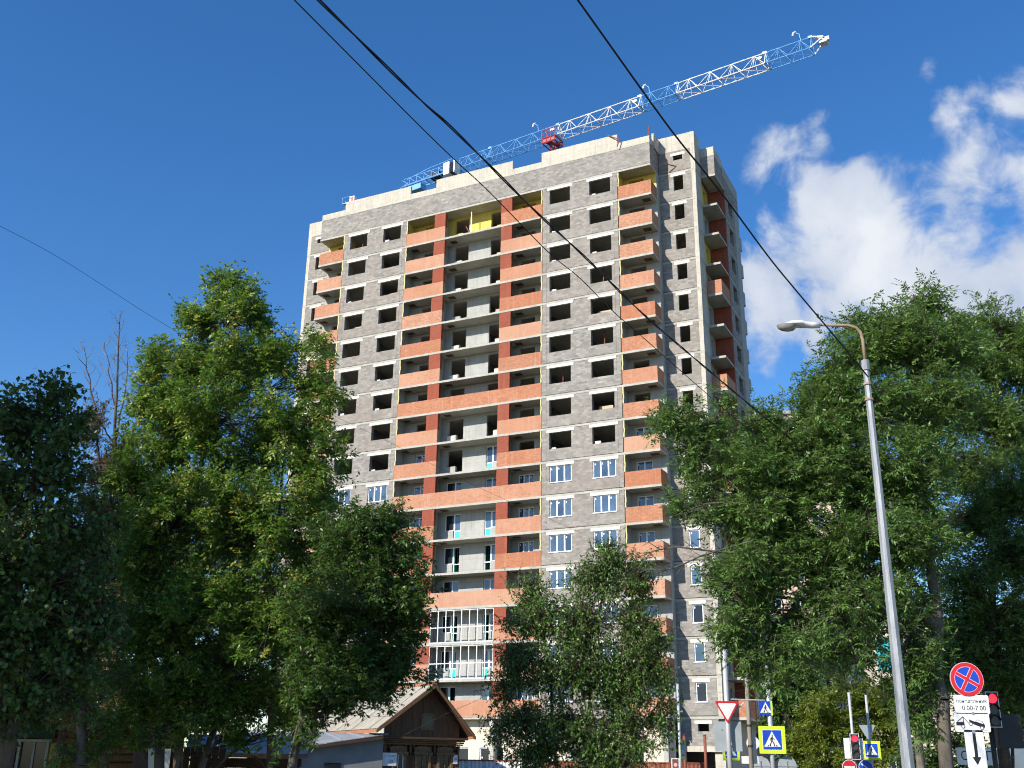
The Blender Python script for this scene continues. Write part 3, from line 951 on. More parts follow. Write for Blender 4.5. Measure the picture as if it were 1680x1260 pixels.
# ------------------------------------------------------------------ tower crane behind the building
def build_crane():
    top = Vector((-7.85, 125.0, 78.89))           # top chord over the mast
    dj = Vector((0.8375, -0.5464, 0.0))
    K = thing('tower_crane', 'blue and white lattice tower crane with its jib reaching over the roof', 'crane',
              (top.x, top.y, 0), math.atan2(dj.y, dj.x))
    H, W = 1.9, 1.5
    zt = top.z
    zb = zt - H

    def truss(name, s0, s1, mat, bays, r=.058, rd=.034):
        m = MB()
        m.tube([(s0, 0, zt), (s1, 0, zt)], r, 6)
        for y in (-W / 2, W / 2):
            m.tube([(s0, y, zb), (s1, y, zb)], r, 6)
        L = (s1 - s0) / bays
        for i in range(bays):
            a, b, c = s0 + i * L, s0 + (i + .5) * L, s0 + (i + 1) * L
            for y in (-W / 2, W / 2):
                m.tube([(a, y, zb), (b, 0, zt)], rd, 5, False)
                m.tube([(b, 0, zt), (c, y, zb)], rd, 5, False)
                m.tube([(b, y, zb), (b, 0, zt)], rd * .8, 5, False)
            m.tube([(a, -W / 2, zb), (a, W / 2, zb)], rd, 5, False)
            m.tube([(a, -W / 2, zb), (c, W / 2, zb)], rd * .8, 5, False)
        for s in (s0, s1):
            m.tube([(s, -W / 2, zb), (s, W / 2, zb)], rd * 1.4, 5, False)
            m.tube([(s, -W / 2, zb), (s, 0, zt)], rd * 1.4, 5, False)
            m.tube([(s, W / 2, zb), (s, 0, zt)], rd * 1.4, 5, False)
        m.box(s1 - .35, s1 + .15, -.14, .14, zt - .14, zt + .14)
        return m.obj(name, mat, K)
    truss('jib_section', 0.6, 5.5, 'crane_blue', 2)
    truss('jib_section', 5.7, 15.9, 'crane_blue', 4)
    truss('jib_section', 16.1, 27.5, 'crane_white', 4, .068, .042)
    truss('jib_section', 27.7, 32.3, 'crane_blue', 2)
    truss('jib_section', 32.5, 43.3, 'crane_white', 4, .068, .042)
    truss('jib_section', 43.5, 48.6, 'crane_blue', 2)
    m = MB()
    m.tube([(48.6, 0, zt), (50.0, -.35, zb + 1.2)], .09, 6).tube([(48.6, 0, zt), (50.0, .35, zb + 1.2)], .09, 6)
    m.tube([(48.6, -W / 2, zb), (50.0, -.35, zb + 1.2)], .08, 6).tube([(48.6, W / 2, zb), (50.0, .35, zb + 1.2)], .08, 6)
    m.box(49.5, 50.3, -.42, .42, zb + .45, zb + .68).box(50.1, 50.55, -.22, .22, zb + .7, zb + 1.15)
    m.obj('jib_head', 'crane_white', K)
    # ropes along the jib
    for dz, y in ((.35, .2), (.55, -.2)):
        MB().tube([(0, y, zb + dz), (25, y, zb + dz - .08), (49.8, y, zb + dz + .4)], .02, 4).obj('hoist_rope', 'black_cable', K)
    # counter-jib
    m = MB()
    for y in (-.7, .7):
        m.tube([(0, y, zb), (-8.4, y, zb)], .12, 6)
        m.tube([(0, y, zt - .1), (-4.5, y, zt - .4), (-8.0, y, zb + .9)], .06, 6)
        for i in range(7):
            m.tube([(-i * 1.25, y, zb), (-i * 1.25, y, zb + 1.1)], .04, 5)
            m.tube([(-i * 1.25, y, zb), (-(i + 1) * 1.25, y, zb + 1.0)], .04, 5)
        m.tube([(0, y, zb + 1.1), (-8.4, y, zb + 1.1)], .04, 5)
    for i in range(8):
        m.tube([(-i * 1.2, -.7, zb), (-i * 1.2, .7, zb)], .06, 5)
    m.obj('counter_jib', 'crane_blue', K)
    MB().box(-7.9, -5.6, -.62, .62, zb - 1.0, zb - .1).obj('counterweight', 'crane_blue', K)
    MB().box(-8.5, -7.95, -.55, .3, zb - .9, zb - .2).obj('winch_box', 'crane_white', K)
    MB().box(-4.2, -2.6, -.5, .5, zb + .1, zb + .8).obj('winch_drum', 'sign_black', K)
    MB().tube([(-8.3, 0, zb + .9), (-14, 0, zb - 1.3)], .05, 5).obj('stay_cable', 'crane_blue', K)
    # cab
    c = MB().box(-.5, .45, -2.3, -1.0, zb - 1.5, zb + .3).obj('cab', 'crane_white', K)
    MB().box(.46, 1.1, -2.2, -1.05, zb - 1.3, zb + .1).obj('cab_window', 'glass_dark', c)
    MB().box(1.11, 1.3, -2.25, -1.0, zb - 1.5, zb + .35).obj('cab_front', 'crane_white', c)
    # slewing ring and mast
    MB().tube([(0, 0, zb - .9), (0, 0, zb - .05)], .95, 16).obj('slewing_ring', 'crane_blue', K)
    m = MB()
    for x in (-.8, .8):
        for y in (-.8, .8):
            m.box(x - .08, x + .08, y - .08, y + .08, 0, zb - .9)
    for i in range(int((zb - 1) / 2)):
        z = i * 2
        for (a, b) in (((-.8, -.8), (.8, -.8)), ((.8, -.8), (.8, .8)), ((.8, .8), (-.8, .8)), ((-.8, .8), (-.8, -.8))):
            m.tube([(a[0], a[1], z), (b[0], b[1], z)], .04, 4, False)
            m.tube([(a[0], a[1], z), (b[0], b[1], z + 2)], .04, 4, False)
    m.obj('mast', 'crane_blue', K)
    # trolley with its maintenance cage
    m = MB()
    s = 15.0
    for (y0, z0) in ((-.95, zb - .15), (.95, zb - .15), (-.95, zb - .85), (.95, zb - .85)):
        m.tube([(s - .9, y0, z0), (s + .9, y0, z0)], .08, 6)
    for x in (s - .9, s - .3, s + .3, s + .9):
        m.tube([(x, -.95, zb - .15), (x, .95, zb - .15)], .09, 6).tube([(x, -.95, zb - .85), (x, .95, zb - .85)], .09, 6)
        for y in (-.95, .95):
            m.tube([(x, y, zb - .85), (x, y, zb - .15)], .09, 6)
    m.tube([(s - .6, -.8, zb - .6), (s + .6, .8, zb - .6)], .22, 8)
    m.box(s - .9, s + .9, -1.0, -.8, zb - .75, zb - .35)
    m.obj('trolley', 'crane_red', K)
    m = MB()
    for x in (s - 1.0, s - .3, s + .4, s + 1.0):
        m.tube([(x, -1.0, zb - .1), (x, -1.0, zb + 1.0)], .045, 5).tube([(x, .2, zb - .1), (x, .2, zt + .3)], .035, 5)
    m.tube([(s - 1.0, -1.0, zb + 1.0), (s + 1.0, -1.0, zb + 1.0)], .045, 5).tube([(s - 1.0, -1.0, zb + .5), (s + 1.0, -1.0, zb + .5)], .04, 5)
    m.obj('trolley_cage', 'crane_red', K)
    for s in (12.9, 28.7, 47.4):
        m = MB().tube([(s, 0, zt), (s - .1, 0, zt + .9), (s - .5, 0, zt + 1.25)], .045, 5)
        lp = m.obj('jib_lamp', 'crane_blue', K)
        MB().tube([(s - .45, 0, zt + 1.45), (s - .75, 0, zt + 1.3), (s - .85, 0, zt + .95)], [.05, .14, .12], 8).obj('lamp_head', 'lamp_white', lp)
    # brackets on the chord joints
    for s in (15.2, 26.9, 42.7):
        MB().box(s - .5, s + .1, -.1, .1, zt - .6, zt - .3).obj('rope_guide', 'crane_white', K)


build_crane()


def build_roof_hoist():
    o = thing('roof_hoist', 'small blue hoist with red and white box at left roof corner', 'hoist', tw(-.1, .9, ZTOP + 2.195), TOWER_RZ)
    m = MB()
    for x in (-.6, .1):
        for y in (-.3, .3):
            m.tube([(x, y, 0), (x, y, 2.2)], .05, 5)
    m.box(-.9, .25, -.5, .5, 1.75, 1.85)
    m.tube([(-.9, -.5, 1.85), (-.9, -.5, 2.5)], .03, 5).tube([(-.9, -.5, 2.5), (.2, -.5, 2.5)], .03, 5)
    m.obj('frame', 'crane_blue', o)
    MB().box(-.15, .45, -.3, .2, 1.86, 2.6).obj('motor_box', 'crane_white', o)
    MB().box(.0, .35, -.32, -.305, 1.95, 2.45).obj('box_panel', 'sign_red', o)


build_roof_hoist()


# ------------------------------------------------------------------ overhead wires
def on_height(u, v, z):
    d = ray(u, v)
    return EYE + d * ((z - EYE.z) / d.z)


def spline(pts, n=8):
    out = []
    P = [pts[0] * 2 - pts[1]] + pts + [pts[-1] * 2 - pts[-2]]
    for i in range(1, len(P) - 2):
        for k in range(n):
            t = k / n
            a, b, c, d = P[i - 1:i + 3]
            out.append(.5 * ((2 * b) + (c - a) * t + (2 * a - 5 * b + 4 * c - d) * t * t + (3 * b - a - 3 * c + d) * t ** 3))
    out.append(pts[-1])
    return out


def wire(label, pts, r, z=None, group=None, far=0, end=None):
    P = [on_height(u, v, z) if z else at(u, v, y) for (u, v, *yy) in pts for y in [yy[0] if yy else 0]]
    if end is not None:
        P.append(end)
    if far:
        stp = P[0] - P[1]
        for _ in range(max(1, int(far / stp.length))):
            P.insert(0, P[0] + stp)
    return tag(MB().tube(spline(P, 6), r, 6).obj('overhead_wire', 'black_cable', None, True), label, 'wire', group)


POLE_TOP = on_height(1470, 862, 8.3)


def build_wires():
    o = thing('wooden_pole', 'wooden utility pole hidden in the ash foliage where the thick cable ends', 'pole', (POLE_TOP.x, POLE_TOP.y, 0))
    MB().tube([(0, .12, 0), (0, .12, 4), (0, .12, POLE_TOP.z + .3)], [.12, .11, .09], 10).obj('shaft', 'wood_pole', o, True)
    MB().box(-.5, .5, .0, .1, POLE_TOP.z - .32, POLE_TOP.z - .2).obj('cross_arm', 'wood_pole', o)
    # a bundle of two twisted conductors
    P = [on_height(u, v, 8.3) for (u, v) in ((523, 0), (686, 160), (734, 203), (799, 267), (880, 348), (960, 422), (1055, 515), (1136, 585), (1225, 660), (1300, 722), (1385, 792))]
    P.append(POLE_TOP)
    stp = P[0] - P[1]
    for _ in range(max(1, int(26 / stp.length))):
        P.insert(0, P[0] + stp)
    S = spline(P, 14)
    root = thing('overhead_wire', 'thick twisted black cable crossing the middle of the tower', 'wire', S[-1])
    inv = -Vector(root.location)
    dist = 0
    strands = ([], [])
    for i, p in enumerate(S):
        if i:
            dist += (p - S[i - 1]).length
        t = (S[min(i + 1, len(S) - 1)] - S[max(i - 1, 0)]).normalized()
        a = t.cross(Vector((0, 0, 1))).normalized()
        b = a.cross(t)
        an = dist * 2.6
        o = a * math.cos(an) * .0095 + b * math.sin(an) * .0095
        strands[0].append(p + o + inv)
        strands[1].append(p - o + inv)
    for s in strands:
        MB().tube(s, .009, 6).obj('strand', 'black_cable', root, True)
    wire('thin black wire running just below the thick twisted cable', ((483, 0), (682, 200), (749, 265), (805, 317), (900, 414), (950, 455), (1005, 510), (1052, 551), (1155, 642), (1230, 706), (1350, 800)), .0065, 8.0, far=26, end=POLE_TOP - Vector((0, 0, .3)))
    wire('black wire coming down to the top of the street lamp', ((948, 0, 8.3), (1091, 200, 9.6), (1152, 277, 10.3), (1190, 325, 10.7), (1260, 420, 11.6), (1309, 480, 12.3), (1384, 569, 13.4), (1424, 618, 13.9)), .011, far=14)
    wire('thin wire entering the bright left tree from the left edge', ((0, 371), (60, 402), (120, 437), (250, 520), (340, 572), (450, 628), (546, 681), (630, 721), (735, 775), (825, 818), (950, 873), (1080, 935)), .0026, 7.6, far=16)
    for i, pts in enumerate((((1108, 1049, 60), (1165, 1047, 50), (1225, 1052, 43), (1290, 1060, 41)),
                             ((1124, 1098, 62), (1185, 1107, 52), (1256, 1102, 45), (1390, 1120, 47)),
                             ((1128, 1138, 64), (1190, 1136, 52), (1230, 1128, 43), (1256, 1112, 42)))):
        wire(('topmost', 'middle', 'lowest')[i] + ' thin wire between the poles right of the tower foot', pts, .006, group='wires between the poles')
    wire('thin wire rising from the carved wooden house to the right', ((655, 1212, 54.0), (673, 1201, 54.0), (730, 1172, 53), (784, 1148, 52), (850, 1110, 50), (900, 1078, 48)), .008)
    wire('thin wire crossing in front of the beige corrugated roof', ((400, 1158, 40), (523, 1169, 42), (639, 1176, 44), (770, 1177, 46), (900, 1172, 48)), .006)


build_wires()


# ------------------------------------------------------------------ street lamp
def build_lamp():
    b = at(1487, 1230, 14.0)
    o = thing('street_lamp', 'tall galvanised street lamp with rusty bent arm and white cobra head', 'street lamp', (b.x, b.y, 0.12))
    zc = at(1420, 597, 14).z - .12
    zt = at(1412, 545, 14).z - .12
    # eight-sided tapering column
    MB().tube([(0, 0, 0), (0, 0, 2.0), (0, 0, zc)], [.090, .078, .044], 8).obj('column', 'galvanised', o)
    MB().tube([(0, 0, zc - .10), (0, 0, zc + .05)], .058, 10).obj('collar', 'galvanised', o)
    for dz in (.12, .35):
        MB().tube([(0, 0, zc - .2 - dz), (0, 0, zc - .17 - dz)], .061, 10).obj('clamp', 'rusty_pipe', o)
    ax = at(1343, 535, 14).x - b.x
    z1 = at(1380, 534, 14).z - .12
    pts = [Vector((0, 0, zc)), Vector((0, 0, z1 - .22)), Vector((-.02, 0, z1 - .10)), Vector((-.08, 0, z1 - .03)), Vector((-.19, 0, z1)),
           Vector((ax - .02, 0, z1 + .01))]
    MB().tube(pts, .023, 10).obj('arm', 'rusty_pipe', o, True)
    # head: socket box, reflector housing, glass bowl
    h = thing_part('lamp_head', o)
    L = -(at(1343, 535, 14).x - at(1287, 535, 14).x)
    m = MB()
    xs = [ax + .02, ax - .10, ax - .19, ax - .25, ax + L * .80, ax + L]
    sec = [(.045, .04, .045), (.05, .045, .05), (.055, .05, .045), (.10, .062, .03), (.09, .055, .02), (.02, .02, .0)]
    vs, fs = [], []
    n = 14
    for x, (w, up, dn) in zip(xs, sec):
        for k in range(n):
            a = 2 * math.pi * k / n
            zz = math.sin(a)
            vs.append((x, math.cos(a) * w, z1 + (zz * up if zz > 0 else zz * dn)))
    for i in range(len(xs) - 1):
        for k in range(n):
            fs.append((i * n + k, i * n + (k + 1) % n, (i + 1) * n + (k + 1) % n, (i + 1) * n + k))
    fs += [tuple(range(n)), tuple(range((len(xs) - 1) * n, len(xs) * n))]
    m.add(vs, fs)
    m.obj('housing', 'lamp_white', h, True)
    vs, fs = [], []
    for i, t in enumerate((0, .3, .6, .85, 1)):
        ww, dd = .105 * math.cos(t * 1.45), -.085 * math.sin(t * 1.57)
        for k in range(16):
            a = 2 * math.pi * k / 16
            vs.append((ax - .30 + L * .28 + .165 * math.cos(t * 1.4) * math.cos(a) * (1.0 if math.cos(a) < 0 else .75), ww * math.sin(a), z1 - .012 + dd))
    for i in range(4):
        for k in range(16):
            fs.append((i * 16 + k, i * 16 + (k + 1) % 16, (i + 1) * 16 + (k + 1) % 16, (i + 1) * 16 + k))
    fs.append(tuple(range(64, 80)))
    MB().add(vs, fs).obj('glass_bowl', 'lamp_glass', h, True)


def thing_part(name, parent):
    o = bpy.data.objects.new(name, None)
    COL.objects.link(o)
    o.parent = parent
    return o


build_lamp()


# ------------------------------------------------------------------ road signs, signals, poles
FONT = None


def text_mesh(s, size, mat, parent, x, y, z, name='lettering', align='CENTER'):
    cu = bpy.data.curves.new(name, 'FONT')
    cu.body = s
    cu.size = size
    cu.align_x = align
    cu.align_y = 'CENTER'
    tmp = bpy.data.objects.new('tmp_text', cu)
    COL.objects.link(tmp)
    me = bpy.data.meshes.new_from_object(tmp.evaluated_get(bpy.context.evaluated_depsgraph_get()))
    bpy.data.objects.remove(tmp)
    bpy.data.curves.remove(cu)
    me.transform(Matrix.Rotation(math.pi / 2, 4, 'X'))
    me.materials.clear()
    me.materials.append(MATS[mat])
    me.name = name
    return link(name, me, parent, (x, y, z))


def stroke(mb, pts, w, y0, y1):
    for (a, b) in zip(pts[:-1], pts[1:]):
        dx, dz = b[0] - a[0], b[1] - a[1]
        l = math.hypot(dx, dz)
        nx, nz = -dz / l * w / 2, dx / l * w / 2
        mb.prism([(a[0] + nx, a[1] + nz), (a[0] - nx, a[1] - nz), (b[0] - nx, b[1] - nz), (b[0] + nx, b[1] + nz)], y0, y1)


def rrect(w, h, r=.05, n=4):
    pts = []
    for cx, cz, a0 in ((w / 2 - r, h / 2 - r, 0), (-w / 2 + r, h / 2 - r, 90), (-w / 2 + r, -h / 2 + r, 180), (w / 2 - r, -h / 2 + r, 270)):
        for k in range(n + 1):
            a = R(a0 + 90 * k / n)
            pts.append((cx + r * math.cos(a), cz + r * math.sin(a)))
    return pts


def holder(name, parent, x, y, z, rz=0.0):
    return None


def plate(parent, name, pts, front, back='sign_back', y=-.06, t=.012, z=0.0, x=0.0, rz=0.0):
    """sign plate: coloured face on a metal sheet; the face is the part, its marks are children"""
    base = MB().prism(pts, 0, t).obj(name, back, parent)
    base.location = (x, y, z)
    base.rotation_euler = (0, 0, rz)
    if front:
        MB().prism([(a * .995, b * .995) for a, b in pts], -.004, -.0015).obj('sign_face', front, base)
    return base


def crossing_sign(parent, s, z, y=-.06, x=0.0, rz=0.0, border=True):
    """pedestrian crossing: blue square, white triangle, walking figure on stripes, lime surround"""
    q = s * .5
    b = plate(parent, 'crossing_plate', rrect(s, s, .02), 'sign_lime' if border else 'sign_blue', y=y, z=z, x=x, rz=rz)
    k = s * (.70 if border else .98) / 2
    if border:
        MB().prism([(-k * 1.05, -k * 1.05), (k * 1.05, -k * 1.05), (k * 1.05, k * 1.05), (-k * 1.05, k * 1.05)], -.0055, -.0043).obj('edge_line', 'sign_white', b)
    MB().prism([(-k, -k), (k, -k), (k, k), (-k, k)], -.0075, -.006).obj('blue_field', 'sign_blue', b)
    MB().prism([(-k * .88, -k * .70), (k * .88, -k * .70), (0, k * .88)], -.0095, -.008).obj('triangle', 'sign_white', b)
    m = MB()
    y0, y1 = -.0115, -.010
    m.disc(.03 * k, .40 * k, .085 * k, y0, y1, 12)
    stroke(m, [(.0, .29 * k), (-.04 * k, -.10 * k)], .17 * k, y0, y1)
    stroke(m, [(-.04 * k, -.08 * k), (-.16 * k, -.32 * k), (-.27 * k, -.56 * k)], .10 * k, y0 - .001, y1 - .001)
    stroke(m, [(-.02 * k, -.08 * k), (.12 * k, -.30 * k), (.20 * k, -.56 * k)], .10 * k, y0 - .002, y1 - .002)
    stroke(m, [(-.02 * k, .26 * k), (-.22 * k, .08 * k), (-.20 * k, -.08 * k)], .06 * k, y0 - .003, y1 - .003)
    stroke(m, [(.02 * k, .26 * k), (.18 * k, .06 * k), (.26 * k, -.02 * k)], .06 * k, y0 - .004, y1 - .004)
    for i in (-2, -1, 1, 2):
        c = i * .24 * k
        m.prism([(c - .07 * k, -.66 * k), (c + .05 * k, -.66 * k), (c * .82 + .04 * k, -.52 * k), (c * .82 - .05 * k, -.52 * k)], y0 + .0002, y1 + .0002)
    m.obj('walking_figure', 'sign_black', b)
    return b


def post(label, u, v, y, h, r=.04, mat='pole_paint', name='sign_post', cat='road sign', group=None, rz=0.0):
    p = at(u, v, y)
    o = thing(name, label, cat, (p.x, p.y, 0.0), rz, group)
    MB().tube([(0, 0, 0), (0, 0, h)], r, 10).obj('pole', mat, o, True)
    return o


def zh(u, v, y):
    return at(u, v, y).z


def bolt(parent, x, y, z):
    MB().disc(x, z, .03, y, y + .01, 10).obj('bolt', 'galvanised', parent)


def traffic_light(parent, z, lit=True, y=-.1, backplate=None, x=0.0, s=1.0, rz=0.0):
    o = MB().box(-.155 * s, .155 * s, -.10, .08, -.45 * s, .45 * s).obj('signal_housing', 'signal_body', parent)
    o.location = (x, y, z)
    o.rotation_euler = (0, 0, rz)
    m = MB()
    w, h = .175 * s, .47 * s
    m.box(-w, w, -.112, -.10, -h, -h + .02 * s).box(-w, w, -.112, -.10, h - .02 * s, h)
    m.box(-w, -w + .02 * s, -.112, -.10, -h + .02 * s, h - .02 * s).box(w - .02 * s, w, -.112, -.10, -h + .02 * s, h - .02 * s)
    m.obj('white_rim', 'sign_white', o)
    for i, zz in enumerate((.29 * s, 0, -.29 * s)):
        MB().disc(0, zz, .125 * s, -.125, -.101, 20).obj('lens', 'signal_red_lit' if (i == 0 and lit) else 'lens_dark', o)
    for zz in (.29 * s, 0, -.29 * s):
        vs, fs = [], []
        n = 10
        for k in range(n + 1):
            a = math.pi * k / n
            vs += [(math.cos(a) * .135 * s, -.10, zz + math.sin(a) * .135 * s), (math.cos(a) * .135 * s, -.24 if False else -.20, zz + math.sin(a) * .135 * s)]
        for k in range(n):
            fs.append((2 * k, 2 * k + 1, 2 * k + 3, 2 * k + 2))
        MB().add(vs, fs).obj('visor', 'signal_body', o)
    return o


def tri(s, up=False):
    h = s * .866
    p = [(-s / 2, h / 2), (s / 2, h / 2), (0, -h / 2)]
    if up:
        p = [(a, -b) for a, b in p]
    # clipped corners
    out = []
    for i in range(3):
        a, b, c = p[i - 1], p[i], p[(i + 1) % 3]
        for q in (a, c):
            out.append((b[0] + (q[0] - b[0]) * .06, b[1] + (q[1] - b[1]) * .06))
    return out


def build_signs():
    # ---- no stopping, with three plates -----------------------------------
    Y = 19.5
    k = Y / F_PX * 1.06
    o = post('white pole with blue red-crossed no stopping disc and three white plates below', 1602, 1258, Y, zh(1583, 1092, Y), .038)
    d = 50 * k / 2
    x = 0.0
    z = zh(1583, 1115, Y)
    b = plate(o, 'no_stopping_disc', [(d * math.cos(2 * math.pi * i / 40), d * math.sin(2 * math.pi * i / 40)) for i in range(40)], 'sign_pink', z=z)
    MB().disc(0, 0, d * .965, -.006, -.0045, 40).obj('red_ring', 'sign_red', b)
    MB().disc(0, 0, d * .745, -.008, -.0065, 40).obj('pale_line', 'sign_pink', b)
    MB().disc(0, 0, d * .715, -.010, -.0085, 40).obj('blue_field', 'sign_blue', b)
    m = MB()
    r = d * .735
    for sgn in (1, -1):
        a = R(60) if sgn > 0 else R(-30)
        c_, s_ = math.cos(a), math.sin(a)
        stroke(m, [(-r * c_, -r * s_), (r * c_, r * s_)], d * .235, -.0125 - .0006 * (sgn > 0), -.0115)
    m.obj('cross_edges', 'sign_pink', b)
    m = MB()
    for sgn in (1, -1):
        a = R(60) if sgn > 0 else R(-30)
        c_, s_ = math.cos(a), math.sin(a)
        stroke(m, [(-r * c_, -r * s_), (r * c_, r * s_)], d * .165, -.0152 - .0006 * (sgn > 0), -.0142)
    m.obj('red_cross', 'sign_red', b)
    z = zh(1589, 1156, Y)
    w, h = 52 * k, 27 * k
    b = plate(o, 'plate', rrect(w, h, .03), 'sign_white', z=z, x=.03)
    text_mesh('понедельник', .085, 'sign_black', b, 0, -.006, h * .17)
    text_mesh('0.00-7.00', .112, 'sign_black', b, .03, -.006, -h * .2)
    bolt(b, 0, -.008, -h * .48)
    z = zh(1591, 1185.5, Y)
    h = 27 * k
    b = plate(o, 'plate', rrect(w, h, .03), 'sign_white', z=z, x=.0)
    m = MB()
    e = w / 52
    fl = -.0062
    stroke(m, [(-24 * e, 0 - 2 * e), (-12 * e, -2 * e)], 5 * e, fl, fl + .002)          # tow truck bed
    stroke(m, [(-22 * e, 1 * e), (-13 * e, 8 * e), (-12.6 * e, 0)], 1.0 * e, fl, fl + .002)
    stroke(m, [(-13 * e, 8 * e), (-4 * e, -3 * e)], .8 * e, fl, fl + .002)
    m.prism([(-5 * e, 4.5 * e), (4 * e, 1.0 * e), (8 * e, 4 * e), (15 * e, 1.5 * e), (18 * e, -4 * e), (17 * e, -8 * e), (5 * e, -4 * e), (-4 * e, 0)], fl - .0006, fl + .001)
    m.obj('tow_truck_symbol', 'sign_black', b)
    m = MB()
    m.prism([(5.0 * e, 1.4 * e), (8.2 * e, 3.4 * e), (14.0 * e, 1.2 * e), (15.6 * e, -2.0 * e), (9 * e, 0)], fl - .0022, fl - .0012)
    m.obj('car_window', 'sign_white', b)
    m = MB()
    for cx, cz in ((-14.5, -6.0), (-3.0, -2.2), (13.0, -7.6)):
        m.disc(cx * e, cz * e, 2.6 * e, fl - .0042, fl - .0032, 16)
    m.obj('wheel_ring', 'sign_black', b)
    m = MB()
    for cx, cz in ((-14.5, -6.0), (-3.0, -2.2), (13.0, -7.6)):
        m.disc(cx * e, cz * e, 1.9 * e, fl - .0062, fl - .0052, 16)
    m.obj('wheel_centre', 'sign_white', b)
    m = MB()
    stroke(m, [(-22 * e, -10.5 * e), (22 * e, -10.5 * e)], .6 * e, fl, fl + .002)
    m.obj('ground_line', 'sign_back', b)
    bolt(b, 0, -.008, -h * .48)
    z = zh(1597, 1229, Y)
    h = 54 * k
    w2 = 28 * k
    b = plate(o, 'plate', rrect(w2, h, .03), 'sign_white', z=z, x=.0)
    m = MB()
    e = w2 / 28
    stroke(m, [(0, 24 * e), (0, -12 * e)], 4.6 * e, -.0065, -.005)
    m.prism([(-6.5 * e, -11 * e), (6.5 * e, -11 * e), (0, -22 * e)], -.0075, -.0066)
    m.obj('down_arrow', 'sign_black', b)
    # ---- half hidden white plate lettered for the stop line ------------------
    Y2 = 27.0
    o = post('grey plate with black letters half hidden behind the arrow plate', 1604, 1258, Y2, zh(1600, 1226, Y2), .03)
    k2 = Y2 / F_PX * 1.06
    b = plate(o, 'plate', rrect(62 * k2, 24 * k2, .06), 'sign_white', z=zh(1604, 1241, Y2), rz=R(4))
    text_mesh('СТОП', .29, 'sign_black', b, .0, -.006, 0)
    # ---- traffic light with red on, right of the plates ------------------------
    Y3 = 24.5
    o = post('dark traffic light showing red, right of the no stopping plates', 1634, 1258, Y3, zh(1634, 1130, Y3), .055, 'signal_body', 'traffic_light', 'traffic light')
    traffic_light(o, zh(1621, 1147, Y3) - .23, True, x=at(1621, 1147, Y3).x - o.location.x, s=.80)
    o2 = MB().box(-.02, .9, -.02, .02, -.02, .02).obj('bracket', 'galvanised', o)
    o2.location = (-.5, 0, zh(1630, 1190, Y3))
    MB().box(.1, .62, -.15, .12, -.35, .35).obj('control_box', 'signal_body', o).location = (0, 0, zh(1650, 1200, Y3))

    # ---- yield sign on the tall grey pole, sheet backs behind --------------------
    Y = 33.0
    k = Y / F_PX * 1.06
    o = post('tall grey pole with white red-edged triangular yield sign', 1197, 1240, Y, zh(1190, 1040, Y), .075)
    b = plate(o, 'yield_triangle', tri(37 * k), 'sign_red', y=-.10, z=zh(1196, 1169, Y), x=-.02)
    MB().prism([(a * .76, c * .76 + .012) for a, c in tri(37 * k)], -.0065, -.005).obj('white_field', 'sign_white', b)
    arm = MB().tube([(0, 0, 0), (1.15, 0, -.02)], .022, 6).obj('bracket_arm', 'pole_paint', o)
    arm.location = (0, .03, zh(1197, 1147, Y))
    arm = MB().tube([(0, 0, 0), (.45, -.05, .42)], .02, 6).obj('bracket_arm', 'pole_paint', o)
    arm.location = (.05, .03, zh(1197, 1177, Y))
    b = plate(o, 'sheet_back', rrect(19 * k, 42 * k, .02), None, y=.10, z=zh(1189, 1208, Y), x=-.20)
    bolt(b, .04, -.012, 9 * k)
    plate(o, 'sheet_back', rrect(15 * k, 42 * k, .02), None, y=.10, z=zh(1212, 1208, Y), x=.26)
    # lime crossing sign further off, between those sheets
    o = post('lime pedestrian crossing sign just below the grey sign backs of the yield pole', 1200, 1255, 38.0, zh(1203, 1222, 38), .04)
    crossing_sign(o, 25 * 38 / F_PX * 1.06, zh(1201, 1233, 38))

    # ---- large crossing sign on the pole with the camera --------------------------
    Y = 40.0
    k = Y / F_PX * 1.05
    o = post('grey pole carrying the large lime pedestrian crossing sign and a camera', 1267, 1235, Y, zh(1258, 1085, Y), .085)
    crossing_sign(o, 39 * k, zh(1267, 1214, Y), y=-.12, rz=R(-4))
    b = crossing_sign(o, 20 * k, zh(1257, 1162, Y), y=-.11, x=-.16, border=False)
    MB().box(.18, .24, -.05, .05, -.25, .25).obj('lime_edge', 'sign_lime', b)
    c = MB().box(-.30, -.02, -.12, .02, -.06, .07).obj('camera_housing', 'lamp_white', o)
    c.location = (0, -.06, zh(1255, 1121, Y))
    c.rotation_euler = (0, R(-14), 0)
    MB().tube([(0, 0, 0), (-.2, 0, .12)], .02, 6).obj('camera_arm', 'pole_paint', o).location = (0, -.04, zh(1255, 1122, Y) - .1)
    for i, (u, x) in enumerate(((1253, -.42), (1290, .52))):
        dd = 28 * k / 2
        bb = plate(o, 'disc_back', [(dd * math.cos(2 * math.pi * j / 28), dd * math.sin(2 * math.pi * j / 28)) for j in range(28)], None, y=.06, z=zh(u, 1257, Y), x=x)
        MB().box(-.015, .015, -.02, -.001, -.3, .18).obj('rail', 'galvanised', bb)
        MB().box(-.4, .4, -.015, -.001, -.02, .0).obj('rail', 'galvanised', bb)
    # ---- bare wooden pole -------------------------------------------------------
    p = at(1232, 1240, 36)
    o = thing('wooden_pole', 'rough grey wooden utility pole between yield sign and crossing sign', 'pole', (p.x, p.y, 0))
    MB().tube([(0, 0, 0), (0, 0, 3), (0, 0, zh(1228, 1060, 36))], [.075, .07, .06], 10).obj('shaft', 'wood_pole', o, True)
    for v in (1192, 1226):
        MB().tube([(0, 0, zh(1231, v, 36)), (0, 0, zh(1231, v, 36) + .06)], .08, 10).obj('wire_tie', 'black_cable', o)
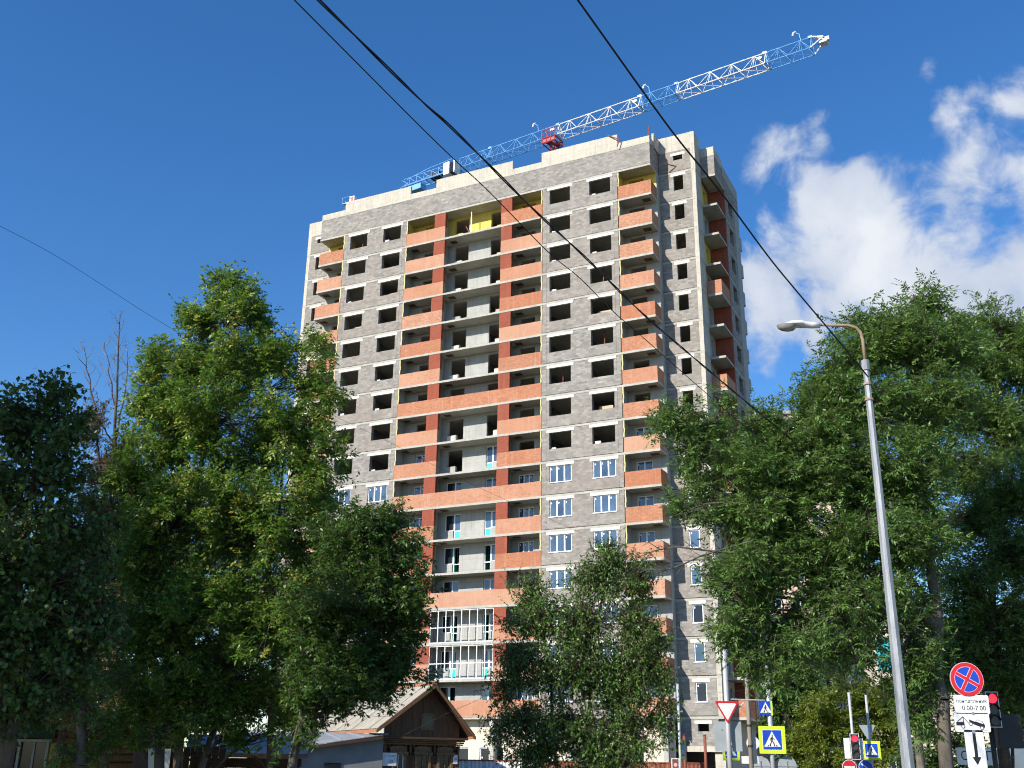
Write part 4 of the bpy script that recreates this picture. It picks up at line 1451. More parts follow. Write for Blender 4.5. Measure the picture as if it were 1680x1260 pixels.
    b = plate(o, 'disc_back', [(.21 * math.cos(2 * math.pi * j / 24), .21 * math.sin(2 * math.pi * j / 24)) for j in range(24)], 'sign_white', y=.10, z=zh(1237, 1219, 36), x=.11)
    MB().box(-.28, .26, -.012, 0, -.13, .10).obj('plate_back', 'sign_white', o).location = (0, .12, zh(1232, 1246, 36))

    # ---- traffic light, no entry, keep right, crossing sign -------------------------
    Y = 50.0
    k = Y / F_PX * 1.04
    o = post('tall thin pole with white-rimmed traffic light showing red above a no entry disc', 1402, 1242, Y, zh(1390, 1136, Y), .06, 'pole_paint', 'traffic_light', 'traffic light')
    bw = MB().box(-.43, .43, 0, .012, -.45, .42).obj('backboard', 'sign_white', o)
    bw.location = (-.02, -.08, zh(1400, 1226, Y) - .03)
    traffic_light(o, zh(1400, 1225, Y), True, y=-.14, s=1.16)
    dd = 22 * k / 2
    b = plate(o, 'no_entry_disc', [(dd * math.cos(2 * math.pi * j / 32), dd * math.sin(2 * math.pi * j / 32)) for j in range(32)], 'sign_white', z=zh(1391, 1259, Y), x=-.28)
    MB().disc(0, 0, dd * .93, -.0065, -.005, 32).obj('red_field', 'sign_red', b)
    MB().box(-dd * .7, dd * .7, -.0085, -.007, -dd * .17, dd * .17).obj('white_bar', 'sign_white', b)
    o = post('tall thin pole with a lime pedestrian crossing sign below a triangle back', 1430, 1242, Y + 1, zh(1421, 1140, Y + 1), .055)
    plate(o, 'triangle_back', tri(26 * k), None, y=.07, z=zh(1427, 1202, Y + 1), x=-.05)
    crossing_sign(o, 27 * k, zh(1430, 1231, Y + 1), y=-.08, rz=R(-5))
    MB().box(-.42, -.2, .02, .3, -.35, .32).obj('control_box', 'signal_body', o).location = (-.2, 0, zh(1415, 1230, Y + 1))
    b = plate(o, 'keep_right_disc', [(dd * math.cos(2 * math.pi * j / 32), dd * math.sin(2 * math.pi * j / 32)) for j in range(32)], 'sign_white', z=zh(1419, 1259, Y + 1), x=-.32)
    MB().disc(0, 0, dd * .93, -.0065, -.005, 32).obj('blue_field', 'sign_blue', b)
    m = MB()
    stroke(m, [(-dd * .65, dd * .5), (dd * .35, -dd * .25)], dd * .18, -.0085, -.007)
    m.prism([(dd * .62, -dd * .45), (dd * .12, -dd * .42), (dd * .42, -dd * .02)], -.009, -.0075)
    m.obj('white_arrow', 'sign_white', b)

    # ---- blue crossing sign behind the small middle tree ------------------------------
    Y = 46.0
    k = Y / F_PX * 1.04
    o = post('blue pedestrian crossing sign glimpsed through the small tree in front of the tower', 1028, 1240, Y, zh(1026, 1150, Y), .04)
    b = crossing_sign(o, 25 * k, zh(1015, 1167, Y), x=-.3, border=False)
    MB().box(-.34, .34, -.004, .010, .34, .38).obj('lime_edge', 'sign_lime', b)
    o = post('lime edged sign low behind the small middle tree', 908, 1250, 48, zh(908, 1200, 48), .035)
    crossing_sign(o, 28 * 48 / F_PX, zh(907, 1205, 48))
    # ---- slim lamp pole with a crossing sign seen almost edge on --------------------------
    Y = 44.0
    o = post('slim pale pole by the tower foot with a crossing sign seen nearly edge on', 1116, 1240, Y, zh(1113, 1122, Y), .055)
    crossing_sign(o, 27 * Y / F_PX * 1.04, zh(1120, 1230, Y), x=.10, rz=R(66))
    MB().box(-.16, .16, -.03, .03, -.03, .03).obj('clamp', 'galvanised', o).location = (0, 0, zh(1114, 1167, Y))
    # poster board with a pink face-coloured patch
    p = at(1108, 1254, 42)
    o = thing('poster_board', 'small white-edged red poster board at the foot of the slim pale pole', 'board', (p.x, p.y, 0))
    MB().box(-.03, .03, 0, .05, 0, 1.5).obj('stake', 'pole_paint', o)
    b = MB().box(-.15, .15, -.02, 0, 1.5, 2.05).obj('board', 'sign_white', o)
    MB().box(-.115, .115, -.024, -.021, 1.53, 2.02).obj('poster', 'rust_red', b)
    MB().disc(0, 1.82, .07, -.027, -.025, 16).obj('pink_patch', 'sign_pink', b)
    # ---- rusty posts ------------------------------------------------------------------
    for u, lab in ((1124, 'left of the two rusty posts in front of the tower entrance'), (1158, 'right of the two rusty posts in front of the tower entrance')):
        p = at(u, 1250, 60)
        o = thing('rusty_post', lab, 'post', (p.x, p.y, 0), group='rusty posts')
        MB().tube([(0, 0, 0), (0, 0, zh(u, 1206, 60))], .08, 8).obj('post', 'rust_red', o, True)
        MB().box(-.1, .1, -.1, .1, zh(u, 1206, 60), zh(u, 1206, 60) + .02).obj('cap', 'rust_red', o)


build_signs()

# ------------------------------------------------------------------ carved wooden house
def build_house():
    ap = at(715, 1123, 55.0)                   # front tip of the ridge
    a = R(28)
    o = thing('wooden_house', 'old dark wooden house with carved window surrounds and beige corrugated roof', 'house', (ap.x, ap.y, 0), a)
    zr = ap.z
    xl, zl = -2.95, at(628, 1197, 54).z
    xr, zrr = 2.25, at(776, 1208, 56).z
    OV = .75                                    # roof overhang in front of the wall
    LEN = 9.6

    def sheet_mesh(x1, z1, wdt, name, mat):
        """corrugated sheet from the ridge down one slope; ribs run down the slope"""
        n = int(wdt / .05)
        vs, fs = [], []
        L = math.hypot(x1, zr - z1)
        nx, nz = (zr - z1) / L, abs(x1) / L
        sx = 1 if x1 > 0 else -1
        for i in range(n + 1):
            y = wdt * i / n
            h = .022 * (1, .55, -.55, -1, -.55, .55)[i % 6] if True else 0
            for (x, z) in ((0, zr), (x1, z1)):
                vs.append((x + sx * nx * h, y, z + nz * h + .05))
        for i in range(n):
            fs.append((2 * i, 2 * i + 1, 2 * i + 3, 2 * i + 2))
        m = MB()
        m.add(vs, fs)
        return m.mesh(name, mat)
    rl = thing_part('roof_slope', o)
    rr_ = thing_part('roof_slope', o)
    W = 1.2
    ml = sheet_mesh(xl, zl, W - .02, 'roof_sheet', 'roof_beige')
    mr = sheet_mesh(xr, zrr, W - .02, 'roof_sheet', 'roof_beige')
    for i in range(8):
        for par, me in ((rl, ml), (rr_, mr)):
            link('roof_sheet', me, par, (0, i * W, .006 * (i % 2)))
    # boards under the sheets and along the verges
    for par, x1, z1 in ((rl, xl, zl), (rr_, xr, zrr)):
        m = MB()
        m.add([(0, .02, zr + .01), (x1, .02, z1 + .01), (x1, LEN - .05, z1 + .01), (0, LEN - .05, zr + .01),
               (0, .02, zr - .05), (x1, .02, z1 - .05), (x1, LEN - .05, z1 - .05), (0, LEN - .05, zr - .05)],
              [(0, 1, 2, 3), (4, 7, 6, 5), (0, 4, 5, 1), (1, 5, 6, 2), (2, 6, 7, 3), (3, 7, 4, 0)])
        m.obj('roof_boarding', 'wood_dark', par)
        L = math.hypot(x1, zr - z1)
        m = MB()
        m.prism([(0, zr + .03), (x1 * 1.02, z1 + .03 - (zr - z1) * .02), (x1 * 1.02, z1 - .13 - (zr - z1) * .02), (0, zr - .16)], -.035, .015)
        m.obj('verge_board', 'wood_brown', par)
        MB().box(x1 - .04, x1 + .03, .1, LEN - .1, z1 - .14, z1 + .02).obj('eave_board', 'roof_rust', par)
    MB().tube([(0, -.02, zr + .07), (0, LEN, zr + .07)], .09, 8).obj('ridge_cap', 'roof_rust', o)
    # gable boarding
    zb = 3.0
    gw = []
    x0, x1 = -2.3, 1.72
    w = .285
    n = int((x1 - x0) / w)
    for i in range(n + 1):
        a0, a1 = x0 + i * w, min(x0 + (i + 1) * w - .012, x1)

        def top(x):
            return zr - .1 - (zr - zl) * (-x / -xl) if x < 0 else zr - .1 - (zr - zrr) * (x / xr)
        pts = [(a0, zb), (a1, zb), (a1, max(zb + .02, top(a1))), (a0, max(zb + .02, top(a0)))]
        if a0 < 0 < a1:
            pts.insert(3, (0, top(0)))
        MB().prism(pts, OV - .02 - .01 * (i % 2), OV + .05).obj('gable_board', 'wood_brown', o)
    # small dormer window in the gable
    d = MB().box(-.42, .3, OV - .07, OV - .035, 3.35, 4.15).obj('attic_window', 'wood_carved', o)
    MB().box(-.30, .18, OV - .076, OV - .071, 3.47, 4.03).obj('pane', 'glass_dark', d)
    # cornice with ledge roof
    MB().box(x0 - .3, x1 + .25, OV - .55, OV - .03, zb - .10, zb + .0).obj('cornice_board', 'wood_dark', o)
    for i, (dz, dy) in enumerate(((.11, .42), (.20, .30), (.29, .2))):
        MB().box(x0 - .15, x1 + .15, OV - dy, OV - .02, zb - dz - .07, zb - dz).obj('cornice_board', 'wood_carved', o)
    # carved brackets hanging from the cornice
    for i in range(19):
        x = x0 + .05 + i * (x1 - x0 - .1) / 18
        big = i % 6 == 0
        m = MB()
        h = .46 if big else .20
        m.prism([(x - .05, zb - .37), (x + .05, zb - .37), (x + .035, zb - .37 - h * .6), (x, zb - .37 - h), (x - .035, zb - .37 - h * .6)], OV - (.14 if big else .08), OV - .02)
        m.obj('carved_bracket', 'wood_brown', o)
    # log wall
    lz = .5
    i = 0
    while lz < zb - .4:
        m = MB()
        sec = [(OV + .13 - .13 * math.cos(t), lz + .119 + .119 * math.sin(t)) for t in [R(-90 + 30 * j) for j in range(7)]]
        pts = sec
        vs = [(x0, y, z) for y, z in pts] + [(x0, OV + .25, lz + .23), (x0, OV + .25, lz)]
        vs2 = [(x1, y, z) for (_, y, z) in vs]
        nn = len(vs)
        m.add(vs + vs2, [(j, (j + 1) % nn, nn + (j + 1) % nn, nn + j) for j in range(nn)] + [tuple(range(nn)), tuple(range(2 * nn - 1, nn - 1, -1))])
        m.obj('log', 'wood_dark', o)
        lz += .235
        i += 1
    MB().box(x0 + .01, x1 - .01, OV + .255, OV + .33, .49, zb - .01).obj('inner_wall', 'wood_dark', o)
    MB().box(x0, x1, OV, LEN - .3, 0, .49).obj('footing', 'plaster_grey', o)
    for x in (x0, x1 - .2):
        MB().box(x, x + .2, OV + .26, LEN - .4, .5, zb + .1).obj('side_wall', 'wood_dark', o)
    MB().box(x0, x1, LEN - .5, LEN - .3, .5, zb).obj('rear_wall', 'wood_dark', o)
    # three windows with carved surrounds
    for x in (-1.55, -.25, .95):
        wn = thing_part('window', o)
        wn.location = (x, 0, 0)
        y = OV
        m = MB()
        m.box(-.42, -.30, y - .10, y - .01, 1.1, 2.2).box(.30, .42, y - .10, y - .01, 1.1, 2.2).box(-.46, .46, y - .13, y - .01, .98, 1.09)
        m.box(-.50, .50, y - .16, y - .01, 2.21, 2.30)
        m.prism([(-.44, 2.31), (.44, 2.31), (.44, 2.52), (.30, 2.56), (0, 2.60), (-.30, 2.56), (-.44, 2.52)], y - .09, y - .01)
        m.box(-.52, .52, y - .18, y - .01, 2.53, 2.60) if False else None
        m.obj('surround', 'wood_carved', wn)
        for j in range(8):
            xx = -.40 + j * .115
            MB().disc(xx, 2.40, .035, y - .11, y - .091, 8).obj('rosette', 'wood_carved', wn)
        for j in range(9):
            xx = -.44 + j * .11
            MB().prism([(xx - .04, 2.205), (xx + .04, 2.205), (xx, 2.12)], y - .15, y - .12).obj('carved_tooth', 'wood_carved', wn)
        m = MB()
        m.box(-.29, -.24, y - .05, y, 1.1, 2.2).box(.24, .29, y - .05, y, 1.1, 2.2).box(-.24, .24, y - .05, y, 2.14, 2.2).box(-.24, .24, y - .05, y, 1.1, 1.16)
        m.box(-.02, .02, y - .05, y, 1.16, 2.14)
        m.obj('frame', 'pvc_white' if x < -1 else 'wood_carved', wn)
        MB().box(-.24, .24, y - .012, y - .004, 1.16, 2.14).obj('pane', 'glass_dark', wn)
        for s in (-1, 1):
            MB().box(s * .62 - .17, s * .62 + .17, y - .06, y - .02, 1.12, 2.18).obj('shutter', 'wood_brown', wn)
    # plates on the wall
    p1 = thing('address_plate', 'white street plate with pale blue lettering on the wooden house', 'sign', o.matrix_basis @ Vector((-2.05, OV - .22, 1.95)), a)
    MB().box(-.36, .36, 0, .02, -.30, .30).obj('plate', 'sign_white', p1)
    text_mesh('ул. Зимняя', .115, 'panel_teal', p1, 0, -.004, .16)
    text_mesh('30', .22, 'sign_blue', p1, 0.05, -.004, -.10)
    p1 = thing('number_plate', 'small white house number plate at the right end of the wooden house', 'sign', o.matrix_basis @ Vector((1.5, OV - .12, 2.0)), a)
    MB().box(-.12, .12, 0, .02, -.22, .22).obj('plate', 'sign_white', p1)
    text_mesh('30', .15, 'sign_black', p1, 0, -.004, .02)

    # low annex with a sloping metal roof, left of the gable
    s = thing('shed_annex', 'low grey plastered annex with pale metal roof left of the wooden house', 'shed', o.matrix_basis @ Vector((-2.45, OV - .3, 0)), a)
    LX = -6.6
    m = MB()
    m.prism([(LX, 0), (0, 0), (0, 3.02), (LX, 2.02)], 0, .25)
    m.obj('wall', 'plaster_grey', s)
    m = MB()
    m.box(LX, LX + .2, .26, 3.2, 0, 2.0)
    m.obj('wall', 'plaster_grey', s)
    for i in range(6):
        xa, xb = LX - .25 + i * 1.16, LX - .25 + (i + 1) * 1.16 - .012
        za, zb_ = 2.08 + (xa - LX) * .1515, 2.08 + (xb - LX) * .1515
        zk = 3.16
        m = MB()
        m.add([(xa, -.3, za), (xb, -.3, zb_), (xb, 2.2, zk), (xa, 2.2, zk), (xa, -.3, za - .03), (xb, -.3, zb_ - .03), (xb, 2.2, zk - .03), (xa, 2.2, zk - .03)],
              [(0, 1, 2, 3), (7, 6, 5, 4), (0, 4, 5, 1), (1, 5, 6, 2), (2, 6, 7, 3), (3, 7, 4, 0)])
        m.obj('roof_sheet', 'roof_bluish', s)
        m = MB().tube([(xb, -.3, zb_ + .01), (xb, 2.2, zk + .01)], .025, 5)
        m.obj('seam', 'roof_bluish', s)
    m = MB()
    m.prism([(LX - .25, 1.92), (0.3, 2.92), (0.3, 3.05), (LX - .25, 2.05)], -.33, -.29)
    m.obj('fascia', 'wood_dark', s)
    MB().box(-5.0, -4.2, -.05, -.002, 0, 1.9).obj('door', 'wood_dark', s)
    MB().box(-2.9, -2.1, -.04, -.002, 1.0, 1.75).obj('window', 'glass_dark', s)


build_house()


# ------------------------------------------------------------------ gate with little roof, plank fence
def build_gate():
    p = at(405, 1250, 40)
    o = thing('yard_gate', 'plank yard gate under a small metal roof left of the annex', 'gate', (p.x, p.y, 0), R(10))
    zt = at(400, 1236, 40).z
    for x in (-1.75, 0.1, 1.75):
        MB().box(x - .09, x + .09, -.09, .09, 0, zt - .12).obj('gate_post', 'wood_dark', o)
    for i in range(13):
        x = -1.62 + i * .27
        if abs(x + .13 - .1) < .14:
            continue
        MB().box(x, x + .245, -.02 - .006 * (i % 2), .02, .15, zt - .55).obj('plank', 'wood_cream', o)
    for z in (.5, 1.5):
        MB().box(-1.66, 1.66, .022, .07, z, z + .1).obj('rail', 'wood_dark', o)
    MB().box(-1.9, 1.9, -.06, .06, zt - .42, zt - .16).obj('lintel_beam', 'wood_dark', o)
    MB().box(-2.1, 2.1, -.52, -.48, zt - .14, zt).obj('fascia', 'roof_rust', o)
    for i in range(4):
        x = -2.1 + i * 1.05
        MB().add([(x, -.52, zt), (x + 1.04, -.52, zt), (x + 1.04, .5, zt + .62), (x, .5, zt + .62), (x, -.52, zt - .02), (x + 1.04, -.52, zt - .02), (x + 1.04, .5, zt + .6), (x, .5, zt + .6)],
                 [(0, 1, 2, 3), (7, 6, 5, 4), (0, 4, 5, 1), (1, 5, 6, 2), (2, 6, 7, 3), (3, 7, 4, 0)]).obj('roof_sheet', 'roof_bluish', o)
    f = thing('plank_fence', 'dark vertical plank fence beside the yard gate', 'fence', at(318, 1250, 39) * 1.0 - Vector((0, 0, at(318, 1250, 39).z)), R(10))
    for i in range(9):
        MB().box(-1.1 + i * .24, -1.1 + i * .24 + .225, -.012 * (i % 2), .025, 0, 2.15 + .05 * ((i * 7) % 3)).obj('plank', 'wood_dark', f)
    for z in (.5, 1.7):
        MB().box(-1.1, 1.05, .026, .08, z, z + .09).obj('rail', 'wood_dark', f)
    # notice plates on a post behind the stems
    p = at(258, 1250, 31)
    n = thing('notice_post', 'post with two white lettered notice plates behind the left tree stems', 'sign', (p.x, p.y, 0), R(5))
    MB().tube([(0, .05, 0), (0, .05, at(258, 1225, 31).z)], .035, 8).obj('pole', 'pole_paint', n)
    for u, v, t1 in ((257, 1237, 'нг'), (257, 1254, '30')):
        b = MB().box(-.33, .33, 0, .012, -.14, .14).obj('plate', 'sign_white', n)
        b.location = (0, 0, at(u, v, 31).z)
        text_mesh(t1, .2, 'sign_black', b, .1, -.004, 0)


build_gate()


# ------------------------------------------------------------------ log house at the left edge
def build_log_house():
    p = at(60, 1250, 36)
    o = thing('log_house', 'shaded log house with green board and ochre shutters at lower left', 'house', (p.x, p.y, 0), R(4))
    x0, x1 = -3.4, 3.0
    zt = 3.25
    z = .4
    wx = -.12
    while z < zt - .05:
        spans = [(x0, x1)] if (z > 2.35 or z < .95) else [(x0, wx - .48), (wx + .48, x1)]
        for a, b in spans:
            m = MB()
            pts = [(-.12 * math.cos(t), z + .12 + .12 * math.sin(t)) for t in [R(-90 + 30 * j) for j in range(7)]] + [(.12, z + .24), (.12, z)]
            nn = len(pts)
            m.add([(a, y, zz) for y, zz in pts] + [(b, y, zz) for y, zz in pts],
                  [(j, (j + 1) % nn, nn + (j + 1) % nn, nn + j) for j in range(nn)] + [tuple(range(nn)), tuple(range(2 * nn - 1, nn - 1, -1))])
            m.obj('log', 'wood_brown', o)
        z += .245
    holed(MB(), x0 + .21, x1 - .21, .121, .2, .4, zt - .01, [(wx - .40, wx + .40, .95, 2.2)]).obj('inner_wall', 'wood_dark', o)
    MB().box(x0 + .21, x1 - .21, 2.5, 2.6, .4, zt - .01).obj('inner_wall', 'wood_dark', o)
    MB().box(x0, x1, 0, 7, 0, .39).obj('footing', 'plaster_grey', o)
    for x in (x0, x1 - .2):
        MB().box(x, x + .2, .13, 7, .4, zt).obj('side_wall', 'wood_dark', o)
    w = thing_part('window', o)
    w.location = (wx, 0, 0)
    m = MB()
    m.box(-.48, -.40, -.17, .06, .95, 2.2).box(.40, .48, -.17, .06, .95, 2.2).box(-.56, .56, -.2, .06, 2.2, 2.28).box(-.48, .48, -.2, .06, .87, .95)
    m.box(-.03, .03, -.1, .0, .95, 2.2)
    m.obj('frame', 'frame_grey', w)
    MB().box(-.40, -.03, -.05, -.03, .95, 2.2).obj('pane', 'glass_dark', w)
    MB().box(.03, .40, -.05, -.03, .95, 2.2).obj('pane', 'glass_dark', w)
    for s in (-1, 1):
        MB().box(s * .72 - .19, s * .72 + .19, -.19, -.15, .95, 2.17).obj('shutter', 'shutter_ochre', w)
    MB().box(-.68, .62, -.2, -.13, 2.32, 3.0).obj('header_board', 'board_green', w)
    # hipped roof with boarded eaves
    m = MB()
    m.box(x0 - .6, x1 + .6, -.75, 7.6, zt, zt + .08)
    m.obj('eaves', 'wood_dark', o)
    m = MB()
    xa, xb, ya, yb = x0 - .6, x1 + .6, -.75, 7.6
    m.add([(xa, ya, zt + .085), (xb, ya, zt + .085), (xb, yb, zt + .085), (xa, yb, zt + .085), (xa + 3.2, 3.4, zt + 2.3), (xb - 3.2, 3.4, zt + 2.3)],
          [(0, 1, 5, 4), (1, 2, 5), (2, 3, 4, 5), (3, 0, 4), (3, 2, 1, 0)])
    m.obj('roof', 'roof_rust', o)


build_log_house()


# ------------------------------------------------------------------ white fence before the tower, background buildings
def build_background():
    p = at(860, 1258, 62)
    o = thing('site_fence', 'white corrugated site fence in front of the tower foot', 'fence', (p.x, p.y, 0), R(-6))
    zt = at(780, 1248, 62).z
    for i in range(14):
        x = -4.2 + i * 1.0
        m = MB()
        pts = []
        for j in range(10):
            xx = x + j * .11
            pts.append((xx, -.02 if j % 2 else .02))
        vs = [(a, b, .1) for a, b in pts] + [(a, b, zt) for a, b in pts]
        n = len(pts)
        m.add(vs, [(j, j + 1, n + j + 1, n + j) for j in range(n - 1)])
        m.obj('fence_sheet', 'sign_white' if i < 5 else 'rust_red', o)
    MB().box(-4.3, 9.8, .03, .09, zt - .35, zt - .28).obj('rail', 'galvanised', o)
    MB().box(-4.3, 9.8, -.04, .04, zt, zt + .06).obj('cap_rail', 'rust_red', o)

    def block(name, label, cat, u0, u1, vtop, y, mat, rz, rows, cols, depth=12, bands=None):
        a, b = at(u0, 1255, y), at(u1, 1255, y)
        h = at((u0 + u1) / 2, vtop, y).z
        o = thing(name, label, cat, (a.x, a.y, 0), rz)
        W = (b.x - a.x) / math.cos(rz)
        fh = h / rows
        for r in range(rows):
            hs = [(W * (c + .25) / cols, W * (c + .75) / cols, r * fh + fh * .3, r * fh + fh * .82) for c in range(cols)]
            holed(MB(), 0, W, 0, .3, r * fh + .002, (r + 1) * fh - .002, hs).obj('wall', mat if not bands else bands[r % len(bands)], o)
            for (xa, xb, za, zb) in hs:
                w = MB().box(xa, xb, .1, .14, za, zb).obj('window', 'pvc_white', o)
                MB().box(xa + .08, (xa + xb) / 2 - .04, .085, .098, za + .08, zb - .08).obj('pane', 'glass_dark', w)
                MB().box((xa + xb) / 2 + .04, xb - .08, .085, .098, za + .08, zb - .08).obj('pane', 'glass_blue', w)
        MB().box(W - .3, W, .302, depth, 0, h).obj('wall', mat, o)
        MB().box(0, .3, .302, depth, 0, h).obj('wall', mat, o)
        MB().box(-.2, W + .2, -.2, depth, h, h + .5).obj('roof', 'concrete_slab', o)
        return o, W, h
    # second residential block behind the ash trees
    o, W, h = block('apartment_block', 'pinkish brick apartment block glimpsed through the ash foliage', 'building', 1228, 1420, 690, 150.0, 'plaster_pink', R(-20), 14, 5, 14,
                    bands=None)
    for r in range(1, 14):
        z = r * h / 14
        MB().box(.1, 2.8, -1.2, -.002, z - .2, z).box(.1, 2.8, -1.2, -1.08, z, z + 1.2).obj('balcony', 'brick_orange', o)
    # low street building with a teal fascia behind the right tree
    o, W, h = block('shop_building', 'cream low building with teal fascia behind the right ash tree', 'building', 1450, 1640, 1030, 80.0, 'plaster_cream', R(-14), 3, 5, 10)
    MB().box(.3, W - .4, -.12, -.003, h * .74, h * .92).obj('fascia', 'panel_teal', o)
    # bluish glass building at the right edge
    a = at(1650, 1255, 52)
    o = thing('glass_building', 'blue glass fronted building at the right edge behind the trees', 'building', (a.x, a.y, 0), R(-30))
    for r in range(4):
        for c in range(6):
            MB().box(c * 1.5 + .05, c * 1.5 + 1.45, 0, .1, r * 1.6 + .08, r * 1.6 + 1.52).obj('pane', 'glass_blue', o)
    m = MB()
    for r in range(5):
        m.box(0, 9.0, .02, .2, r * 1.6 - .05 if r else 0, r * 1.6 + .05)
    m.obj('frame', 'aluminium', o)
    MB().box(0, 9.0, .25, 8, 0, 6.5).obj('body', 'plaster_grey', o)


build_background()

# ------------------------------------------------------------------ trees
def mesh_np(name, verts, faces, mat, tint=None):
    """verts (n,3), faces (m,4) -> mesh, optionally a tint value per face"""
    me = bpy.data.meshes.new(name)
    n, m = len(verts), len(faces)
    k = faces.shape[1]
    me.vertices.add(n)
    me.vertices.foreach_set('co', np.ascontiguousarray(verts, dtype=np.float32).ravel())
    me.loops.add(m * k)
    me.loops.foreach_set('vertex_index', np.ascontiguousarray(faces, dtype=np.int32).ravel())
    me.polygons.add(m)
    me.polygons.foreach_set('loop_start', np.arange(0, m * k, k, dtype=np.int32))
    me.polygons.foreach_set('loop_total', np.full(m, k, dtype=np.int32))
    me.materials.append(MATS[mat])
    me.update(calc_edges=True)
    if tint is not None:
        at_ = me.attributes.new('tint', 'FLOAT', 'FACE')
        at_.data.foreach_set('value', np.ascontiguousarray(tint, dtype=np.float32))
    return me


def unit(a):
    return a / np.maximum(np.linalg.norm(a, axis=1, keepdims=True), 1e-6)


def tubes_np(P0, P1, R0, R1, n=5):
    d = unit(P1 - P0)
    ref = np.where(np.abs(d[:, 2:3]) < .9, np.array([[0, 0, 1.]]), np.array([[1., 0, 0]]))
    a = unit(np.cross(d, ref))
    b = np.cross(a, d)
    N = len(P0)
    V = np.zeros((N, 2 * n, 3))
    for k in range(n):
        an = 2 * math.pi * k / n
        o = a * math.cos(an) + b * math.sin(an)
        V[:, k] = P0 + o * R0[:, None]
        V[:, n + k] = P1 + o * R1[:, None]
    F = []
    for k in range(n):
        F.append([k, (k + 1) % n, n + (k + 1) % n, n + k])
    F = np.array(F)[None] + (np.arange(N) * 2 * n)[:, None, None]
    return V.reshape(-1, 3), F.reshape(-1, 4)


def bez(a, c, b, n):
    t = np.linspace(0, 1, n + 1)[:, None]
    return (1 - t) ** 2 * a + 2 * t * (1 - t) * c + t ** 2 * b


